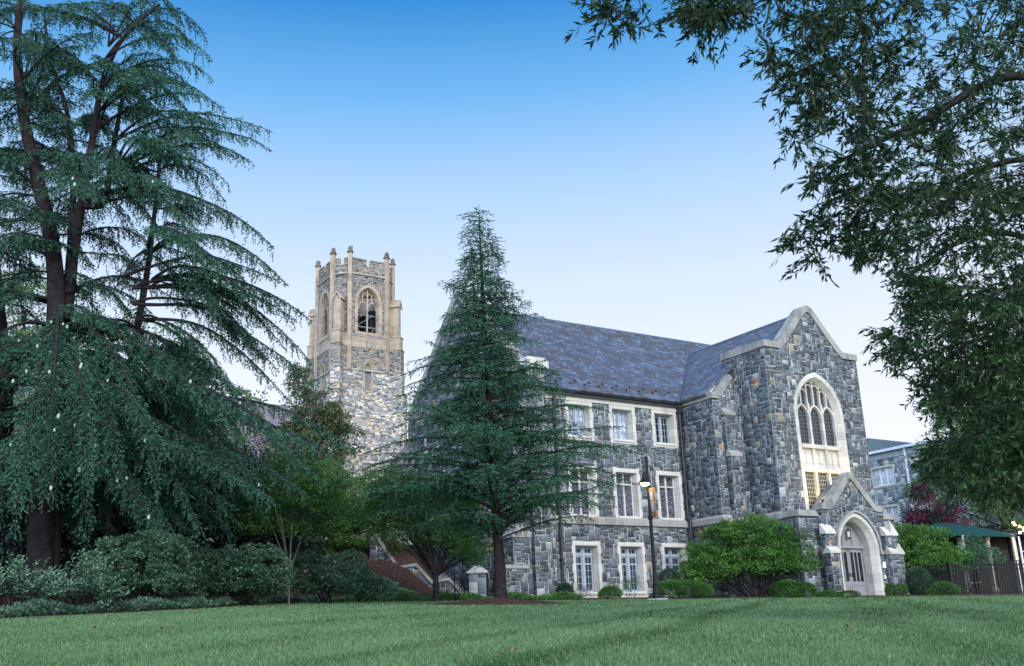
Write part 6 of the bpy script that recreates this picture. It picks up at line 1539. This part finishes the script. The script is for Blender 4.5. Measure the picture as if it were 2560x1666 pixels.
tree('shade_toned_holly', gpt(600, 1480, 40.0), 1.2, [((-1.5, 0, 3.0), (1.8, 1.4, 1.8)), ((0.6, 0.3, 3.2), (1.9, 1.5, 2.0)), ((-0.4, 0, 4.8), (1.7, 1.3, 1.4)), ((2.0, 0.3, 2.4), (1.2, 1.2, 1.2))], 26000, 0.13, 0.06, M['holly'], 'glossy evergreen tree toned as shade behind the middle clipped mound', 60, tone=-0.45, sh=(0.2, 1.05))  # same leaves as the mounds, tone lowered to stand for shade
tree('shade_toned_holly', gpt(330, 1480, 38.0), 1.2, [((-1.5, 0, 3.0), (2.2, 1.4, 2.2)), ((1.4, 0.3, 3.2), (2.0, 1.5, 2.2)), ((-3.8, 0.5, 3.4), (2.4, 1.5, 2.6)), ((0, 0.5, 5.6), (2.6, 1.4, 1.6))], 26000, 0.22, 0.10, M['holly'], 'evergreen mass with shade in its leaf tone under the cedar', 61, tone=-0.55, sh=(0.2, 1.05))
tree('shade_toned_holly', gpt(100, 1480, 46.0), 1.2, [((-5, 0, 3.0), (4.2, 1.6, 3.0)), ((0, 0.3, 2.6), (3.5, 1.5, 2.8)), ((4.5, 0.5, 3.0), (4.0, 1.5, 3.0)), ((9, 0.5, 3.4), (3.0, 1.4, 2.8))], 30000, 0.26, 0.12, M['holly'], 'added evergreen screen toned as shade behind the cedar trunk', 59, tone=-0.55, sh=(0.2, 1.05))  # added dark backdrop closing bright gaps under the cedar; shade is in the tone
tree('magnolia_tree', gpt(775, 1400, 58.0), 3.0, [((-1.2, 0, 5.2), (2.0, 1.8, 2.0)), ((0.8, 0, 5.8), (1.9, 1.7, 2.2)), ((-0.2, 0, 7.6), (1.6, 1.5, 1.7)), ((1.1, 0, 6.6), (1.0, 1.2, 1.3)), ((-0.9, 0, 9.6), (0.6, 0.6, 1.0)), ((0.6, 0, 4.0), (1.4, 1.4, 1.4))], 22000, 0.20, 0.085, M['magnolia'], 'magnolia with rusty leaf undersides in front of the church tower', 62, back=0.2, tone=0.0, cl=(30, 0.25, 0.45))
tree('young_green_tree', gpt(800, 1430, 50.0), 1.2, [((-0.6, 0, 3.0), (1.4, 1.1, 1.3)), ((0.8, 0, 3.2), (1.3, 1.1, 1.2)), ((0.3, 0, 4.0), (1.2, 1.0, 0.9)), ((1.2, 0, 2.2), (1.3, 1.0, 0.8)), ((-0.9, 0, 4.3), (0.9, 0.8, 0.8))], 26000, 0.11, 0.045, M['bright'], 'fresh green tree between the cedar and the church tower', 63, tone=-0.2, r0=0.05, cl=(45, 0.2, 0.4))
tree('slim_multistem_tree', gpt(722, 1492, 37.5), 1.1, [((-0.2, 0, 4.0), (1.4, 1.0, 1.7)), ((0.9, 0, 3.4), (1.2, 0.9, 1.2)), ((-1.2, 0, 3.4), (1.1, 0.8, 1.1))], 18000, 0.10, 0.04, M['azalea'], 'slim pale-stemmed tree rising between the clipped mounds', 64, bark='bark_pale', r0=0.045, tone=-0.34, stems=6, cl=(45, 0.2, 0.4))
tree('small_maple', gpt(1090, 1494, 44.0), 1.05, [((-1.4, 0, 2.9), (1.3, 1.1, 1.1)), ((0.2, 0, 3.4), (1.6, 1.3, 1.2)), ((1.5, 0, 2.2), (1.2, 1.1, 0.9)), ((0.3, 0.5, 2.5), (1.6, 1.0, 0.8)), ((-2.2, 0, 3.8), (1.3, 1.1, 1.1)), ((-0.6, 0, 4.5), (1.6, 1.2, 1.1)), ((-1.9, 0, 4.7), (1.2, 1.0, 0.9)), ((1.0, 0, 4.2), (1.3, 1.1, 0.9))], 48000, 0.10, 0.036, M['azalea'], 'small spreading tree with many rising stems left of the conifer', 65, bark='bark', r0=0.14, tone=-0.36, stems=18, sh=(0.3, 1.0), rough=0.2, cl=(45, 0.2, 0.45))
tree('bank_shrub', gpt(850, 1420, 50.5), 0.4, [((-1.4, 0, 1.0), (1.8, 1.2, 1.2)), ((0.9, 0, 0.9), (1.5, 1.0, 0.8)), ((-2.0, 0, 2.4), (1.5, 1.1, 1.1)), ((0.2, 0.3, 1.8), (1.3, 1, 0.9))], 26000, 0.12, 0.05, M['azalea'], 'green shrub on the mulched bank beside the steps', 66, tone=-0.05, cl=(45, 0.2, 0.4))
tree('wild_green_tree', gpt(960, 1400, 56.0), 2.0, [((-1.0, 0, 2.6), (1.5, 1.2, 1.4)), ((0.6, 0, 3.0), (1.4, 1.2, 1.2))], 12000, 0.12, 0.05, M['azalea'], 'loose green tree above the bank steps', 67, tone=0.05, cl=(40, 0.2, 0.45))
tree('far_green_tree', gpt(60, 1300, 60.0), 6, [((-3, 0, 9), (4, 3, 4)), ((2, 0, 10), (4, 3, 4)), ((-1, 0, 14), (4, 3, 3.5)), ((5, 0, 7), (3, 3, 3.5)), ((7.5, 0, 10.5), (2.5, 2, 2.8)), ((0, 0, 5.5), (6, 3, 3))], 30000, 0.26, 0.12, M['far'], 'bright leafy tree seen through the cedar at the left', 68, tone=0.05, cl=(60, 0.4, 0.95))
tree('far_green_tree', gpt(430, 1300, 66.0), 5, [((-2, 0, 7), (3.5, 3, 4)), ((2, 0, 8), (3.5, 3, 3.6)), ((-0.6, 0, 11), (2.8, 2.6, 2.6))], 18000, 0.26, 0.12, M['far'], 'leafy tree behind the cedar boughs left of the nave roof', 69, tone=-0.05, cl=(60, 0.4, 0.95))
# trees behind the right-hand shrubs
tree('far_green_tree', gpt(2530, 1400, 66.0), 4, [((-3, 0, 5.6), (3.0, 2.5, 2.4)), ((1, 0, 6.5), (3.6, 3, 3)), ((4.5, 0, 8.5), (4, 3, 4)), ((0.5, 0, 10.5), (3.4, 3, 3.2)), ((-2.6, 0, 9.0), (2.4, 2.2, 2.0)), ((3, 0, 13), (3.5, 3, 3))], 42000, 0.21, 0.09, M['far'], 'light green tree behind the canopy at the far right', 70, tone=0.0, cl=(60, 0.4, 0.95))
tree('far_green_tree', gpt(2620, 1400, 75.0), 4, [((0, 0, 6), (5, 3, 4)), ((-2, 0, 12), (4, 3, 4)), ((3, 0, 16), (5, 4, 5)), ((0, 0, 3), (6, 3, 3))], 26000, 0.28, 0.12, M['far'], 'tall leafy tree at the right edge behind the brick building', 71, tone=-0.12, cl=(60, 0.4, 0.95))
cm_ = tree('crape_myrtle', gpt(2340, 1400, 61.0), 2.5, [((-0.8, 0, 4.4), (0.9, 0.8, 0.6)), ((0.4, 0, 4.2), (1.0, 0.8, 0.7)), ((-0.3, 0, 5.9), (0.8, 0.7, 0.6)), ((1.2, 0, 4.8), (0.8, 0.7, 0.7)), ((0.3, 0, 7.0), (0.6, 0.5, 0.5))], 9000, 0.13, 0.05, M['plum'], 'crape myrtle with magenta blossom in front of the stone annex', 72, stems=12, r0=0.07)
rg = np.random.default_rng(73); base = np.array(cm_.location); P = []
for cc_ in ((-1.9, -0.8, 5.3), (-1.3, -0.9, 5.0), (-2.1, -0.6, 4.9), (-0.1, -0.9, 6.2), (0.3, -1.0, 5.6), (1.4, -0.9, 4.8), (0.8, -0.9, 4.5), (-0.9, -0.8, 7.1), (-0.2, -0.8, 7.4), (2.2, -0.9, 5.4), (0.9, -0.9, 8.4), (2.9, -0.9, 4.6), (-1.6, -0.9, 5.9), (1.9, -1, 4.3)):
    P.append(base + np.array(cc_) * [0.62, 1, 0.86] + rg.normal(size=(95, 3)) * [0.24, 0.2, 0.13])
P = np.concatenate(P); leaves('blossom', P, rg.normal(size=P.shape), 0.10, 0.08, M['pink'], cm_, base, rg.random(len(P)), None, rg)
# ground cover
def cover(name, pts, n, h, ll, lw, mat, label, seed, tone=0.0):
    rg = np.random.default_rng(seed); P = []
    for (x0, y0, x1, y1, w_) in pts:
        t = rg.random(n); s = rg.random(n); x = x0 + (x1 - x0) * t; y = y0 + (y1 - y0) * t; nx_, ny_ = -(y1 - y0), (x1 - x0); q = sqrt(nx_ ** 2 + ny_ ** 2)
        ww = w_ * (s - 0.0) * (0.85 + 0.15 * np.sin(t * 23)); x = x + nx_ / q * ww; y = y + ny_ / q * ww
        P.append(np.stack([x, y, gz(x, y) + 0.05 + h * rg.random(n) * (0.7 + 0.4 * np.sin(x * 3 + y * 2))], 1))
    P = np.concatenate(P); D = rg.normal(size=P.shape) * 0.6 + [0, 0, 0.5]
    return leaves(name, P, D, ll * rg.uniform(0.6, 1.2, len(P)), lw, mat, None, (0, 0, 0), 0.4 + 0.2 * clump(P, 2.5) + tone + rg.normal(size=len(P)) * 0.12, None, rg, 0.15, kind='stuff')
cover('ivy', [(-9.95, 18, -9.45, 24, 1.6), (-9.45, 24, -9.15, 31, 1.6), (-9.2, 31, -9.7, 41.5, 1.5), (-9.6, 41.5, -8.6, 46, 1.3)], 9000, 0.22, 0.07, 0.05, M['holly'], '', 80, 0.1)
cover('light_groundcover', [(-2.9, 47.5, -8.3, 46.0, 0.9)], 9000, 0.30, 0.09, 0.05, M['bright'], '', 81, -0.05)
cover('light_groundcover', [(2.6, 45.0, -2.6, 45.0, -0.8)], 9000, 0.26, 0.09, 0.05, M['bright'], '', 82, 0.0)
# ---------------------------------------------------------------- grass blades over the lawn
rg = np.random.default_rng(90)
def sample(n, y0, y1, pw=1.0):
    y = y0 + (y1 - y0) * rg.random(n) ** pw; x = y * rg.uniform(-0.56, 0.56, n) + rg.uniform(-0.5, 0.5, n)
    k = (bed_side(x, y) < 0.05) & ~(((x - TX) ** 2 + (y - TY) ** 2) < 2.2 ** 2)
    return x[k], y[k]
PP = []; DD = []; LL = []; WW = []; LT = []
for n, y0, y1, l0, w0 in ((150000, 5.2, 9, 0.042, 0.0042), (200000, 9, 16, 0.045, 0.0065), (150000, 16, 28, 0.05, 0.012), (100000, 28, 50, 0.06, 0.022)):
    x, y = sample(n, y0, y1)
    k = ~((y > 45.5) & (x < 3.5)) & (y < 47.5 + 0 * x); x, y = x[k], y[k]
    z = gz(x, y) - 0.008; n = len(x)
    PP.append(np.stack([x, y, z], 1)); DD.append(np.stack([rg.normal(size=n) * 0.55, rg.normal(size=n) * 0.45, np.ones(n)], 1))
    LL.append(l0 * rg.uniform(0.5, 1.25, n)); WW.append(np.full(n, w0))
    LT.append(0.20 + 0.34 * stripe(x, y) + 0.06 * patchn(x, y) + 0.12 * patchn(x * 4.1 + 3, y * 1.3) + rg.normal(size=n) * 0.30)
PP = np.concatenate(PP)
M['blade'] = leaf_mat('grass blade', (0.014, 0.056, 0.012), (0.20, 0.33, 0.165), 0.6, 0.25, 0.12, back=(0.40, 0.38, 0.26))
leaves('grass', PP, np.concatenate(DD), np.concatenate(LL), np.concatenate(WW), M['blade'], None, (0, 0, 0), np.concatenate(LT), (rg.random(len(PP)) < 0.05) * 0.85, rg, 0, 0.35, 'stuff')
for i, (px, py) in enumerate(((2125, 1590), (1282, 1652), (2010, 1545), (400, 1575), (232, 1570))):
    y = [11.5, 7.4, 16.5, 12.5, 13][i]; p = gpt(px, py, y); rg2 = np.random.default_rng(95 + i); mb = MB(p)
    c = [(p[0] + 0.03 * cos(a) * (1 + 0.3 * sin(3 * a)), p[1] + 0.045 * sin(a), p[2] + 0.05 + 0.015 * cos(2 * a)) for a in np.linspace(0, 2 * pi, 10, endpoint=False)]
    mb.prism(c, (0, 0, 0.002)); o = mb.build('fallen_leaf', simple('brown leaf', (0.16, 0.09, 0.05), 0.8)); o.location = p
    tag(o, ['curled brown fallen leaf on the grass, lower right', 'pale fallen leaf on the grass at bottom centre', 'small fallen leaf on the grass below the porch', 'pale fallen leaf on the grass, second from the left edge', 'pale fallen leaf on the grass nearest the left edge'][i], 'leaf', 'fallen leaves on the lawn')
open('/tmp/cnt','w').write(str((NC, NY, NO)))
